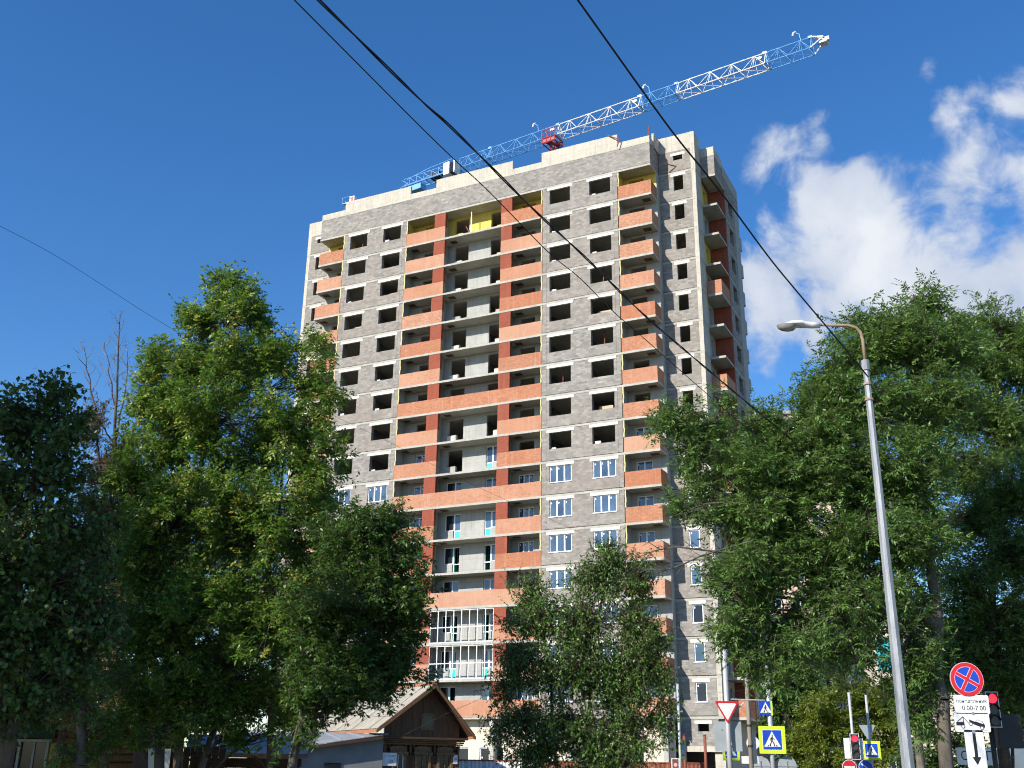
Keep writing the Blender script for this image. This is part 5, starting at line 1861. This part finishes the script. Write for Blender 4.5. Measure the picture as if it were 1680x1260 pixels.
def grow_tree(name, label, base, trunks, lobes, leaf, bark, lm, dens=1.0, compound=7, leaves=5, size=(.10, .036), rach=.22, twig=.55,
              droop=.25, spread=.65, group=None, cat='tree', hollow=.35, limb_r=.055, seed=1, bare=None, yellow=0.0, upright=.35, amin=0.0, clump=.20):
    """base: (x, y) on the ground. trunks: polylines of (dx, dy, z) with start radius. lobes: world ellipsoids (centre, radii)
    that the crown fills with leafy twigs; every lobe is carried by a limb leaving the nearest trunk."""
    g = np.random.default_rng(seed)
    o = thing(name, label, cat, (base[0], base[1], 0), group=group)
    B = np.array([base[0], base[1], 0.])
    seg0, seg1, ra, rb = [], [], [], []
    tr_pts = []
    for pts, r0, r1 in trunks:
        P = np.array([p for p in pts], dtype=float)
        # refine with a little wander
        Q = []
        for i in range(len(P) - 1):
            for t in np.linspace(0, 1, 5)[:-1]:
                Q.append(P[i] * (1 - t) + P[i + 1] * t)
        Q.append(P[-1])
        Q = np.array(Q)
        Q[1:-1] += g.normal(0, .025, (len(Q) - 2, 3)) * np.array([1, 1, .2])
        rr = np.linspace(r0, r1, len(Q))
        rr[0] *= 1.25
        V, F = tubes_np(Q[:-1], Q[1:], rr[:-1], rr[1:], 9)
        link('trunk' if not tr_pts else 'limb', mesh_np('trunk' if not tr_pts else 'limb', V, F, bark), o)
        for q, r in zip(Q, rr):
            tr_pts.append((q, r))
    TP = np.array([t[0] for t in tr_pts])
    TR = np.array([t[1] for t in tr_pts])
    s0, s1, r0s, r1s = [], [], [], []
    CP, CD = [], []
    for (c, rad) in lobes:
        c = np.array(c) - B
        rad = np.array(rad)
        hd = np.hypot(TP[:, 0] - c[0], TP[:, 1] - c[1])
        want = c[2] - .55 * hd - .3 * rad[2]
        cost = np.abs(TP[:, 2] - want) + .3 * hd + (TP[:, 2] > c[2]) * (2 if amin == 0 else .3) + (TP[:, 2] < amin) * 20
        i = int(np.argmin(cost))
        a = TP[i]
        ctrl = a * .45 + c * .55 + np.array([0, 0, .12 * np.linalg.norm(c - a)]) + g.normal(0, .15, 3)
        end = c + np.array([0, 0, rad[2] * .35])
        lp = bez(a, ctrl, end, 7)
        lp[1:-1] += g.normal(0, .04, (6, 3))
        rs = np.linspace(min(limb_r, TR[i] * .75) * (.6 + .4 * min(1, rad.mean())), .012, 8)
        s0 += list(lp[:-1]); s1 += list(lp[1:]); r0s += list(rs[:-1]); r1s += list(rs[1:])
        # leafy twig tips, denser towards the outside of the lobe
        area = rad[0] * rad[2] + .5 * rad[1] * rad[2]
        n = max(6, int(dens * 62 * area))
        # twigs gather in sprays: spray centres through the lobe, twigs around each centre
        per = 9
        m = max(3, n // per)
        dv = unit(g.normal(0, 1, (m, 3)))
        rr = (hollow + (1 - hollow) * g.random(m) ** .6) * (1 + .14 * g.normal(0, 1, m))
        ph = g.uniform(0, 6.28, 6)
        lump = 1 + .16 * np.sin(6.2 * dv[:, 0] + ph[0]) * np.sin(7.4 * dv[:, 2] + ph[1]) + .12 * np.sin(7 * dv[:, 0] + ph[2]) * np.sin(6 * dv[:, 2] + ph[3])
        pc = c + dv * rad * (rr * lump)[:, None]
        dc = unit(dv * spread + np.array([0, 0, upright]) + g.normal(0, .3, (m, 3)) + unit(pc - a) * .35)
        n = m * per
        si = np.repeat(np.arange(m), per)
        sg = clump * g.uniform(.6, 1.3, (m, 1))[si]
        off = g.normal(0, 1, (n, 3)) * sg
        off -= dc[si] * ((off * dc[si]).sum(1) * .35)[:, None]
        p = pc[si] + off
        d = unit(dc[si] + g.normal(0, .38, (n, 3)) + off / np.maximum(sg, .01) * .22)
        CP.append(p); CD.append(d)
        # branchlets
        m = int(n * .45)
        ii = g.choice(n, m, replace=False)
        li = g.integers(2, 8, m)
        st = lp[li]
        en = p[ii] - d[ii] * twig * .5
        mid = st * .5 + en * .5 + g.normal(0, .07, (m, 3)) + np.array([0, 0, .05])
        rst = rs[li] * .5 + .004
        s0 += list(st) + list(mid); s1 += list(mid) + list(en)
        r0s += list(rst) + list(rst * .6); r1s += list(rst * .6) + [.004] * m
    CP = np.concatenate(CP); CD = np.concatenate(CD)
    n = len(CP)
    # twigs
    tw0 = CP - CD * twig
    s0 = np.concatenate([np.array(s0), tw0]); s1 = np.concatenate([np.array(s1), CP])
    r0s = np.concatenate([np.array(r0s), np.full(n, .006)]); r1s = np.concatenate([np.array(r1s), np.full(n, .0025)])
    V, F = tubes_np(s0, s1, r0s, r1s, 3)
    br = link('branches', mesh_np('branches', V, F, bark), o)
    br['kind'] = 'stuff'
    # leaves
    N = n * leaves
    ci = np.repeat(np.arange(n), leaves)
    t = np.tile((np.arange(leaves) + .5) / leaves, n) + g.normal(0, .08, N)
    org = CP[ci] + CD[ci] * (twig * (np.clip(t, 0, 1.05) - 1))[:, None]
    rd = unit(CD[ci] * .55 + g.normal(0, .62, (N, 3)) + np.array([0, 0, -droop]))
    upv = unit(np.array([[0, 0, 1.]]) + g.normal(0, .30, (N, 3)))
    side = unit(np.cross(rd, upv))
    cl_t = np.clip(g.normal(.5, .22, n), 0, 1)                          # tint varies by twig first, then by leaf
    q = compound
    rl = rach * g.uniform(.7, 1.2, N)
    pos, dirs = [], []
    if q == 1:
        pos.append(org); dirs.append(rd)
    else:
        npair = (q - 1) // 2
        for j in range(npair):
            f = .35 + .55 * j / max(1, npair - 1) if npair > 1 else .5
            for sg in (-1, 1):
                pos.append(org + rd * (rl * f)[:, None])
                dirs.append(unit(rd * .62 + side * (sg * .78) + g.normal(0, .14, (N, 3)) + np.array([0, 0, -.12])))
        pos.append(org + rd * rl[:, None])
        dirs.append(unit(rd + g.normal(0, .1, (N, 3))))
    pos = np.concatenate(pos); dirs = np.concatenate(dirs)
    M_ = len(pos)
    nq = M_ // N
    nrm = unit(np.tile(upv, (nq, 1)) + g.normal(0, .38, (M_, 3)))
    wv = unit(np.cross(dirs, nrm))
    L = size[0] * g.uniform(.65, 1.2, M_)
    Wd = size[1] * g.uniform(.75, 1.2, M_)
    nn = np.cross(wv, dirs)
    V = np.zeros((M_, 4, 3), dtype=np.float32)
    V[:, 0] = pos
    V[:, 1] = pos + dirs * (L * .42)[:, None] + wv * (Wd * .5)[:, None]
    V[:, 2] = pos + dirs * L[:, None] - nn * (L * .12)[:, None]
    V[:, 3] = pos + dirs * (L * .42)[:, None] - wv * (Wd * .5)[:, None]
    F = np.arange(M_ * 4, dtype=np.int32).reshape(-1, 4)
    tint = np.clip(.55 * np.tile(cl_t[ci], nq) + .45 * g.random(M_) * .9, 0, 1)
    if yellow > 0:                              # sprays of winged seeds and yellowed leaves
        yl = g.random(n) < yellow
        tint = np.where(np.tile(yl[ci], nq) & (g.random(M_) < .7), .93 + .07 * g.random(M_), np.minimum(tint, .86))
    cr = link('crown', mesh_np('crown', V.reshape(-1, 3), F, lm, tint), o)
    cr['kind'] = 'stuff'
    return o


def lobe(u, v, y, ru, rv, ry):
    c = at(u, v, y)
    s = (c - EYE).length / F_PX * .97
    return ((c.x, c.y, c.z), (ru * s, ry, rv * s))


def gpos(u, y):
    p = at(u, 1258, y)
    return (p.x, p.y)


def rel(base, u, v, y):
    p = at(u, v, y)
    return (p.x - base[0], p.y - base[1], p.z)


def build_trees():
    # ---- bright maple, left -------------------------------------------------
    Y = 26.0
    b = gpos(268, Y)
    tr = [([(0, 0, 0), rel(b, 270, 1150, Y), rel(b, 296, 950, Y), rel(b, 330, 760, Y), rel(b, 365, 560, Y)], .13, .035),
          ([(.5, .3, 0), rel(b, 350, 1200, Y + .4), rel(b, 400, 1080, Y + .5), rel(b, 450, 900, Y + .5), rel(b, 470, 720, Y)], .085, .03),
          ([(-.3, .2, 0), rel(b, 238, 1180, Y), rel(b, 236, 1000, Y), rel(b, 250, 820, Y)], .075, .03),
          ([(.15, -.3, 0), rel(b, 300, 1210, Y - .3), rel(b, 385, 1110, Y - .5), rel(b, 425, 1000, Y - .6)], .06, .02)]
    lb = [(366, 468, 26, 42, .6), (335, 520, 48, 46, .9), (400, 500, 34, 48, .8), (432, 520, 26, 36, .6), (300, 585, 60, 62, 1.2), (390, 590, 88, 70, 1.5),
          (455, 590, 42, 52, 1.0), (510, 615, 34, 34, .7), (242, 600, 26, 50, .6), (350, 700, 120, 85, 2.0), (460, 710, 75, 72, 1.5), (262, 720, 62, 85, 1.3), (528, 690, 26, 28, .5),
          (528, 560, 26, 26, .6), (512, 760, 46, 46, 1.0), (555, 640, 20, 16, .4), (232, 660, 34, 50, .8), (215, 800, 40, 60, .9), (535, 880, 40, 50, .9), (548, 735, 20, 18, .4), (300, 850, 105, 90, 2.2), (420, 850, 110, 95, 2.2), (510, 830, 40, 75, 1.0), (240, 900, 52, 80, 1.3),
          (330, 990, 125, 85, 2.2), (450, 1000, 90, 90, 2.0), (245, 1040, 70, 70, 1.6), (400, 1100, 100, 62, 1.8), (300, 1120, 70, 55, 1.5), (520, 940, 45, 55, 1.0), (360, 1150, 70, 36, 1.3), (450, 1140, 60, 40, 1.3), (240, 1150, 50, 40, 1.2), (470, 1190, 40, 24, .8), (290, 1190, 60, 24, 1.0), (390, 1195, 40, 20, .8)]
    grow_tree('maple_tree', 'tall bright green maple with yellowish top left of the tower', b, tr, [lobe(u, v, Y, p, q, r) for u, v, p, q, r in lb],
              None, 'bark_grey', 'leaf_maple', dens=2.2, compound=5, leaves=6, size=(.115, .052), rach=.17, twig=.5, droop=.22, seed=3, yellow=.13, limb_r=.05)
    # ---- dark maple in front of the house -------------------------------------
    Y = 24.0
    b = gpos(470, Y)
    tr = [([(0, 0, 0), rel(b, 490, 1190, Y), rel(b, 540, 1050, Y), rel(b, 580, 920, Y)], .12, .04),
          ([(0, 0, .5), rel(b, 500, 1180, Y), rel(b, 580, 1080, Y), rel(b, 640, 1000, Y)], .08, .03)]
    lb = [(606, 850, 42, 36, .9), (652, 840, 30, 30, .7), (560, 880, 55, 50, 1.2), (620, 910, 62, 50, 1.3), (680, 895, 28, 26, .6), (690, 960, 26, 30, .6), (590, 980, 85, 60, 1.7), (665, 1000, 40, 46, .9),
          (540, 1010, 70, 70, 1.5), (620, 1060, 66, 52, 1.4), (560, 1090, 70, 50, 1.4), (612, 1120, 44, 34, .9), (510, 1110, 50, 50, 1.2), (660, 1080, 22, 26, .5), (505, 1180, 24, 26, .6), (555, 1140, 26, 20, .5)]
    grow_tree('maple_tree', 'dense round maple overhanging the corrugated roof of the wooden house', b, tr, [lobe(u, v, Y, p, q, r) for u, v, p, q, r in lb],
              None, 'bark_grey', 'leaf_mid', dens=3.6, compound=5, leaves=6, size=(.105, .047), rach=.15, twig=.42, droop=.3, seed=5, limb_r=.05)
    # ---- dark large-leaved tree at the left edge --------------------------------
    Y = 17.5
    b = gpos(28, Y)
    tr = [([(0, 0, 0), rel(b, 28, 1100, Y), rel(b, 40, 900, Y), rel(b, 70, 700, Y)], .10, .03),
          ([(0, 0, .6), rel(b, 0, 1000, Y), rel(b, -30, 800, Y)], .07, .03)]
    lb = [(85, 640, 42, 36, .6), (45, 690, 60, 48, .8), (115, 700, 38, 50, .7), (10, 700, 50, 60, .9), (75, 770, 80, 55, 1.1), (-30, 800, 70, 80, 1.2),
          (95, 860, 80, 60, 1.1), (30, 920, 90, 60, 1.2), (130, 950, 60, 55, .9), (70, 1010, 90, 50, 1.2), (0, 1060, 80, 60, 1.1), (120, 1080, 60, 50, .9), (-40, 960, 70, 80, 1.0), (60, 1120, 60, 35, .8), (20, 1150, 60, 26, .8), (110, 1140, 50, 26, .7), (150, 1020, 50, 50, .8)]
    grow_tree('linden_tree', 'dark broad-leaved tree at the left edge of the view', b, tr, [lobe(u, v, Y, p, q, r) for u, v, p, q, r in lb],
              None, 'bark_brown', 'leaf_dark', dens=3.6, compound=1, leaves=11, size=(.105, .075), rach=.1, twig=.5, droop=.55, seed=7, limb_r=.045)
    # ---- brownish half-dead tree between them ------------------------------------
    Y = 30.0
    b = gpos(180, Y)
    tr = [([(0, 0, 0), rel(b, 178, 1100, Y), rel(b, 182, 850, Y), rel(b, 190, 690, Y), rel(b, 197, 515, Y)], .13, .012),
          ([rel(b, 182, 860, Y), rel(b, 165, 760, Y), rel(b, 150, 640, Y), rel(b, 138, 570, Y)], .05, .008),
          ([rel(b, 190, 720, Y), rel(b, 206, 640, Y), rel(b, 210, 570, Y)], .03, .006),
          ([rel(b, 190, 690, Y), rel(b, 178, 610, Y), rel(b, 172, 560, Y)], .025, .006)]
    lb = [(145, 690, 20, 48, .7), (172, 760, 40, 60, 1.0), (205, 740, 22, 50, .6), (190, 860, 55, 70, 1.3), (150, 900, 50, 60, 1.2), (190, 980, 60, 70, 1.3), (160, 1070, 60, 60, 1.3), (170, 830, 46, 50, 1.0), (200, 920, 46, 60, 1.0), (190, 1140, 60, 40, 1.2), (110, 1150, 60, 30, 1.2)]
    t = grow_tree('withered_tree', 'thin withered tree with bare brown top between the left trees', b, tr, [lobe(u, v, Y, p, q, r) for u, v, p, q, r in lb],
                  None, 'bark_brown', 'leaf_brown', dens=1.6, compound=5, leaves=5, size=(.12, .04), rach=.16, twig=.5, droop=.3, seed=9, limb_r=.04)
    # bare twigs of its top
    g = np.random.default_rng(21)
    s0, s1, r0, r1 = [], [], [], []
    for (ua, va, ub, vb, k) in ((190, 700, 197, 515, 15), (150, 650, 138, 570, 6), (206, 650, 210, 570, 6), (178, 640, 172, 560, 5)):
        A, Bp = np.array(rel(b, ua, va, Y)), np.array(rel(b, ub, vb, Y))
        for i in range(k):
            p = A + (Bp - A) * (i + .5) / k
            dd = np.array([(-1) ** i * g.uniform(.4, .8), g.normal(0, .4), g.uniform(.5, 1.0)])
            l = (.75 - .45 * i / k) * g.uniform(.7, 1.1)
            m = p + dd * l * .5
            e = m + (dd * np.array([.5, .5, 1.3])) * l * .5
            s0 += [p, m]; s1 += [m, e]; r0 += [.014, .009]; r1 += [.009, .004]
            for j in range(3):
                q = m + (e - m) * g.random()
                s0.append(q); s1.append(q + g.normal(0, .14, 3) + np.array([0, 0, .1])); r0.append(.005); r1.append(.003)
    V, F = tubes_np(np.array(s0), np.array(s1), np.array(r0), np.array(r1), 4)
    link('bare_twigs', mesh_np('bare_twigs', V, F, 'twig_pale'), t)['kind'] = 'stuff'
    # ---- trunk with sucker shoots, lower left --------------------------------------
    Y = 25.0
    b = gpos(135, Y)
    tr = [([(0, 0, 0), rel(b, 134, 1215, Y), rel(b, 133, 1150, Y), rel(b, 128, 1040, Y)], .135, .08)]
    lb = [(185, 1200, 22, 16, .35), (165, 1225, 18, 14, .3), (105, 1232, 20, 8, .3), (178, 1180, 10, 12, .2), (140, 1060, 60, 50, 1.0), (90, 1130, 60, 40, .9), (190, 1120, 60, 40, .9)]
    grow_tree('maple_tree', 'thick sunlit trunk with small leafy shoots in front of the log house', b, tr, [lobe(u, v, Y, p, q, r) for u, v, p, q, r in lb],
              None, 'bark_grey', 'leaf_maple', dens=1.6, compound=5, leaves=4, size=(.09, .045), rach=.14, twig=.3, droop=.3, seed=13, limb_r=.03)
    # ---- small sparse tree in front of the tower ------------------------------------
    Y = 27.0
    b = gpos(960, Y)
    tr = [([(0, 0, 0), rel(b, 965, 1150, Y), rel(b, 985, 1000, Y), rel(b, 1000, 900, Y)], .06, .015),
          ([(-.6, .2, 0), rel(b, 905, 1150, Y), rel(b, 890, 1030, Y), rel(b, 880, 960, Y)], .045, .012),
          ([(.7, .1, 0), rel(b, 1040, 1160, Y), rel(b, 1050, 1050, Y), rel(b, 1055, 970, Y)], .045, .012),
          ([(-1.0, .1, 0), rel(b, 870, 1200, Y), rel(b, 850, 1120, Y)], .03, .01), ([(.3, -.2, 0), rel(b, 975, 1180, Y), rel(b, 945, 1050, Y)], .035, .01)]
    lb = [(1000, 905, 30, 32, .6), (985, 945, 62, 46, 1.0), (1045, 945, 30, 42, .7), (868, 965, 34, 30, .6), (880, 1010, 56, 48, .9), (960, 1020, 72, 60, 1.2), (1050, 1030, 44, 60, .9),
          (850, 1080, 42, 50, .8), (930, 1100, 76, 60, 1.2), (1020, 1110, 66, 66, 1.1), (1080, 1090, 26, 60, .6), (860, 1180, 50, 46, .9), (940, 1190, 70, 50, 1.1), (1030, 1200, 60, 50, 1.0),
          (1090, 1170, 20, 40, .5), (820, 1130, 18, 22, .4), (815, 1195, 24, 20, .5), (880, 1235, 60, 30, .8), (990, 1240, 70, 30, .9)]
    grow_tree('birch_tree', 'small loose grey-green tree standing in front of the tower', b, tr, [lobe(u, v, Y, p, q, r) for u, v, p, q, r in lb],
              None, 'bark_brown', 'leaf_birch', dens=6.6, compound=1, leaves=11, size=(.082, .041), rach=.1, twig=.45, droop=.75, seed=15, limb_r=.022, upright=.5)
    # ---- large ash trees on the right -------------------------------------------------
    Y = 22.5
    b = gpos(1548, Y)
    tr = [([(0, 0, 0), rel(b, 1545, 1150, Y), rel(b, 1535, 1000, Y), rel(b, 1505, 800, Y), rel(b, 1500, 600, Y), rel(b, 1528, 500, Y)], .155, .03),
          ([rel(b, 1536, 1030, Y), rel(b, 1440, 945, Y), rel(b, 1330, 880, Y), rel(b, 1235, 820, Y), rel(b, 1150, 745, Y)], .10, .02),
          ([rel(b, 1535, 1010, Y), rel(b, 1430, 860, Y), rel(b, 1370, 720, Y), rel(b, 1355, 630, Y)], .08, .02),
          ([rel(b, 1440, 945, Y), rel(b, 1330, 985, Y), rel(b, 1230, 975, Y)], .06, .02)]
    lb = [(1528, 495, 38, 30, .8), (1465, 530, 42, 36, .9), (1505, 570, 76, 56, 1.4), (1400, 530, 30, 26, .6), (1565, 560, 40, 46, 1.0), (1420, 580, 62, 48, 1.2), (1370, 620, 50, 46, 1.0), (1330, 640, 28, 28, .6), (1440, 660, 90, 62, 1.6), (1530, 660, 62, 62, 1.4),
          (1310, 710, 72, 52, 1.3), (1245, 690, 30, 26, .6), (1180, 690, 46, 30, .8), (1115, 690, 42, 26, .7), (1085, 695, 20, 14, .4), (1150, 730, 50, 26, .8), (1225, 770, 70, 46, 1.2), (1390, 760, 95, 62, 1.7), (1490, 770, 70, 70, 1.5),
          (1140, 790, 38, 26, .6), (1180, 830, 60, 26, .9), (1120, 815, 24, 16, .4), (1290, 840, 90, 52, 1.5), (1400, 880, 95, 62, 1.7), (1500, 890, 62, 70, 1.3),
          (1195, 935, 36, 40, .7), (1260, 940, 80, 52, 1.4), (1360, 970, 90, 56, 1.6), (1460, 990, 66, 60, 1.3), (1215, 1000, 52, 46, 1.0), (1300, 1040, 82, 42, 1.4), (1400, 1070, 66, 36, 1.1),
          (1225, 1060, 36, 30, .7), (1190, 1020, 20, 26, .4), (1500, 1080, 40, 50, .8), (1290, 1090, 30, 22, .6), (1265, 745, 60, 46, 1.1), (1330, 775, 70, 50, 1.3), (1250, 850, 60, 40, 1.0), (1350, 690, 60, 50, 1.1), (1290, 890, 60, 40, 1.0), (1420, 810, 60, 50, 1.1), (1240, 900, 40, 36, .8), (1340, 900, 60, 44, 1.1), (1510, 1160, 24, 50, .5), (1250, 1100, 18, 18, .4), (1480, 1120, 30, 30, .6)]
    b2 = b
    ash = grow_tree('ash_tree', 'large spreading ash tree whose limbs reach left behind the street lamp', b, tr, [lobe(u, v, Y, p, q, r) for u, v, p, q, r in lb],
              None, 'bark_grey', 'leaf_ash', dens=3.0, compound=7, leaves=5, size=(.115, .040), rach=.23, twig=.48, droop=.12, seed=17, limb_r=.055, amin=4.6)
    # leafless boughs reaching out to the left in front of the tower
    g = np.random.default_rng(41)
    s0, s1, r0, r1 = [], [], [], []
    for path, ra in ((((1300, 905), (1215, 908), (1160, 903), (1110, 897), (1075, 903), (1045, 915)), .028),
                     (((1260, 880), (1190, 900), (1150, 912), (1120, 926), (1095, 935), (1050, 935)), .026),
                     (((1240, 830), (1200, 824), (1160, 826), (1130, 836)), .02)):
        P = [np.array(rel(b2, u, v, 22.0)) for u, v in path]
        for i in range(len(P) - 1):
            f0, f1 = 1 - i / len(P), 1 - (i + 1) / len(P)
            s0.append(P[i]); s1.append(P[i + 1]); r0.append(ra * f0 + .003); r1.append(ra * f1 + .003)
            for k in range(4 if i else 1):
                q = P[i] + (P[i + 1] - P[i]) * g.random()
                dd = (P[i + 1] - P[i]) / np.linalg.norm(P[i + 1] - P[i])
                e = q + dd * g.uniform(.15, .4) + np.array([0, g.normal(0, .15), g.uniform(-.25, .35)])
                s0 += [q]; s1 += [e]; r0 += [.008]; r1 += [.003]
                for _ in range(2):
                    q2 = q + (e - q) * g.uniform(.3, 1)
                    s0 += [q2]; s1 += [q2 + dd * g.uniform(.05, .2) + g.normal(0, .08, 3)]; r0 += [.004]; r1 += [.002]
    V, F = tubes_np(np.array(s0), np.array(s1), np.array(r0), np.array(r1), 5)
    link('bare_twigs', mesh_np('bare_twigs', V, F, 'bark_grey'), ash)['kind'] = 'stuff'
    # ---- second ash, right edge -----------------------------------------------------------
    Y = 27.0
    b = gpos(1650, Y)
    tr = [([(0, 0, 0), rel(b, 1640, 1200, Y), rel(b, 1625, 1000, Y), rel(b, 1640, 800, Y), rel(b, 1635, 600, Y)], .17, .03),
          ([rel(b, 1632, 1120, Y), rel(b, 1690, 980, Y), rel(b, 1720, 800, Y)], .09, .03)]
    lb = [(1635, 525, 32, 30, .8), (1590, 545, 30, 34, .8), (1600, 590, 50, 46, 1.1), (1670, 545, 34, 40, .9), (1705, 590, 50, 60, 1.1), (1660, 590, 50, 50, 1.2), (1590, 660, 52, 56, 1.2), (1660, 700, 70, 66, 1.6), (1720, 660, 60, 70, 1.4), (1580, 760, 56, 50, 1.2), (1650, 810, 76, 60, 1.6),
          (1575, 850, 60, 56, 1.3), (1660, 910, 80, 60, 1.7), (1580, 950, 66, 52, 1.4), (1650, 1010, 76, 52, 1.6), (1560, 1030, 50, 40, 1.0), (1720, 900, 60, 90, 1.5),
          (1640, 1090, 52, 46, 1.1), (1665, 1140, 36, 36, .8), (1570, 1075, 34, 26, .7), (1720, 1060, 50, 70, 1.2), (1535, 1110, 24, 30, .6)]
    grow_tree('ash_tree', 'dark ash tree at the right edge beside the no stopping sign', b, tr, [lobe(u, v, Y, p, q, r) for u, v, p, q, r in lb],
              None, 'bark_brown', 'leaf_ash', dens=2.6, compound=7, leaves=5, size=(.115, .040), rach=.23, twig=.48, droop=.12, seed=19, limb_r=.055, amin=4.6)
    # ---- dark undergrowth behind the no stopping sign ----------------------------------------
    Y = 34.0
    b = gpos(1520, Y)
    tr = [([(0, 0, 0), rel(b, 1518, 1150, Y)], .08, .03), ([(1.4, .3, 0), rel(b, 1600, 1140, Y)], .08, .03), ([(2.4, .3, 0), rel(b, 1665, 1140, Y)], .08, .03)]
    lb = [(1500, 1190, 36, 60, 1.2), (1540, 1110, 50, 50, 1.3), (1560, 1220, 50, 44, 1.2), (1500, 1250, 40, 30, 1.0), (1610, 1090, 60, 50, 1.4), (1660, 1170, 50, 44, 1.2), (1620, 1170, 44, 40, 1.1), (1590, 1240, 50, 30, 1.1), (1690, 1100, 50, 60, 1.3), (1545, 1040, 60, 40, 1.3), (1640, 1030, 60, 40, 1.3)]
    grow_tree('elm_tree', 'dark elm undergrowth filling the space behind the no stopping sign', b, tr, [lobe(u, v, Y, p, q, r) for u, v, p, q, r in lb],
              None, 'bark_brown', 'leaf_dark', dens=1.0, compound=5, leaves=6, size=(.15, .065), rach=.22, twig=.55, droop=.3, seed=43, limb_r=.04)
    # ---- dense maple behind the left trees, closing the gaps between them ---------------------
    Y = 34.0
    b = gpos(300, Y)
    tr = [([(0, 0, 0), rel(b, 300, 1000, Y), rel(b, 310, 800, Y)], .16, .05), ([(-4, .3, 0), rel(b, 130, 1050, Y), rel(b, 120, 850, Y)], .13, .04), ([(2.6, .3, 0), rel(b, 450, 1050, Y), rel(b, 440, 900, Y)], .12, .04)]
    lb = [(310, 800, 90, 60, 1.6), (400, 860, 90, 60, 1.6), (230, 860, 80, 70, 1.6), (330, 930, 110, 60, 1.9), (450, 960, 80, 70, 1.6), (180, 960, 90, 70, 1.7), (60, 900, 80, 70, 1.6), (90, 1000, 90, 70, 1.7), (270, 1030, 110, 60, 1.9),
          (400, 1060, 100, 60, 1.8), (500, 1030, 50, 60, 1.2), (150, 1090, 100, 50, 1.8), (30, 1080, 70, 60, 1.5), (300, 1120, 100, 44, 1.7), (440, 1130, 70, 44, 1.4), (60, 1150, 80, 34, 1.5), (200, 1160, 80, 34, 1.5), (340, 1170, 70, 26, 1.2)]
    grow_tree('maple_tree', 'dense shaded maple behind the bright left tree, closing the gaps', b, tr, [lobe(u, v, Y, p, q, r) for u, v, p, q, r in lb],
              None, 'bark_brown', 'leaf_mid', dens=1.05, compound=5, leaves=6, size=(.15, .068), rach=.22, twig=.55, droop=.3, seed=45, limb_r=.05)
    # ---- yellow-green willow thicket behind the signals --------------------------------------
    Y = 58.0
    b = gpos(1400, Y)
    tr = [([(0, 0, 0), rel(b, 1400, 1180, Y)], .12, .05), ([(-1, 0, 0), rel(b, 1350, 1200, Y)], .09, .04), ([(1.2, 0, 0), rel(b, 1450, 1190, Y)], .09, .04)]
    lb = [(1400, 1130, 50, 30, 1.6), (1350, 1165, 46, 36, 1.6), (1440, 1160, 44, 44, 1.6), (1380, 1190, 66, 36, 2.0), (1330, 1215, 36, 34, 1.4), (1440, 1220, 50, 36, 1.7), (1380, 1240, 70, 26, 2.0), (1470, 1140, 24, 40, 1.0)]
    grow_tree('willow_bush', 'yellow-green willow thicket behind the traffic light', b, tr, [lobe(u, v, Y, p, q, r) for u, v, p, q, r in lb],
              None, 'bark_brown', 'leaf_willow', dens=0.9, compound=5, leaves=6, size=(.22, .075), rach=.3, twig=.7, droop=.45, seed=23, limb_r=.05, cat='bush')
    # ---- dark conifer-like tree between the crossing sign and the willow ------------------------
    Y = 66.0
    b = gpos(1300, Y)
    tr = [([(0, 0, 0), rel(b, 1300, 1100, Y)], .16, .05)]
    lb = [(1300, 1110, 34, 46, 1.4), (1290, 1170, 36, 46, 1.6), (1310, 1225, 36, 40, 1.6), (1340, 1120, 30, 36, 1.2), (1265, 1120, 26, 36, 1.2)]
    grow_tree('elm_tree', 'dark tree in shade between crossing sign and willow thicket', b, tr, [lobe(u, v, Y, p, q, r) for u, v, p, q, r in lb],
              None, 'bark_brown', 'leaf_dark', dens=0.9, compound=5, leaves=6, size=(.22, .09), rach=.3, twig=.7, droop=.35, seed=25, limb_r=.05)
    # ---- unseen trees added left of the view to shade the left trees and houses ---------------
    for i, (x, y, h, sd) in enumerate(SHADE):
        tr = [([(0, 0, 0), (.1, .1, h * .45), (0, .2, h * .85)], .2, .05)]
        lb = []
        g = np.random.default_rng(sd)
        for j in range(17):
            an = g.uniform(0, 6.28)
            rr = g.uniform(.3, 2.6)
            z = h * g.uniform(.30, .92)
            rr *= (1.1 - .6 * abs(z / h - .6))
            lb.append(((x + rr * math.cos(an), y + rr * math.sin(an), z), (1.4, 1.4, 1.35)))
        grow_tree('added_shade_tree', ('nearest', 'second nearest', 'middle', 'fourth', 'farthest')[i] + ' of the unseen trees added left of the view to cast shade', (x, y), tr, lb,
                  None, 'bark_grey', 'leaf_dark', dens=.42, compound=5, leaves=5, size=(.24, .125), rach=.30, twig=.7, droop=.3, seed=sd, limb_r=.06)


SHADE = [(-13.5, 11.0, 14.5, 31), (-17.0, 16.5, 16.8, 33), (-19.5, 23.0, 16.0, 35), (-21.5, 30.0, 12.5, 37), (-27.0, 25.0, 15.0, 39)]
build_trees()
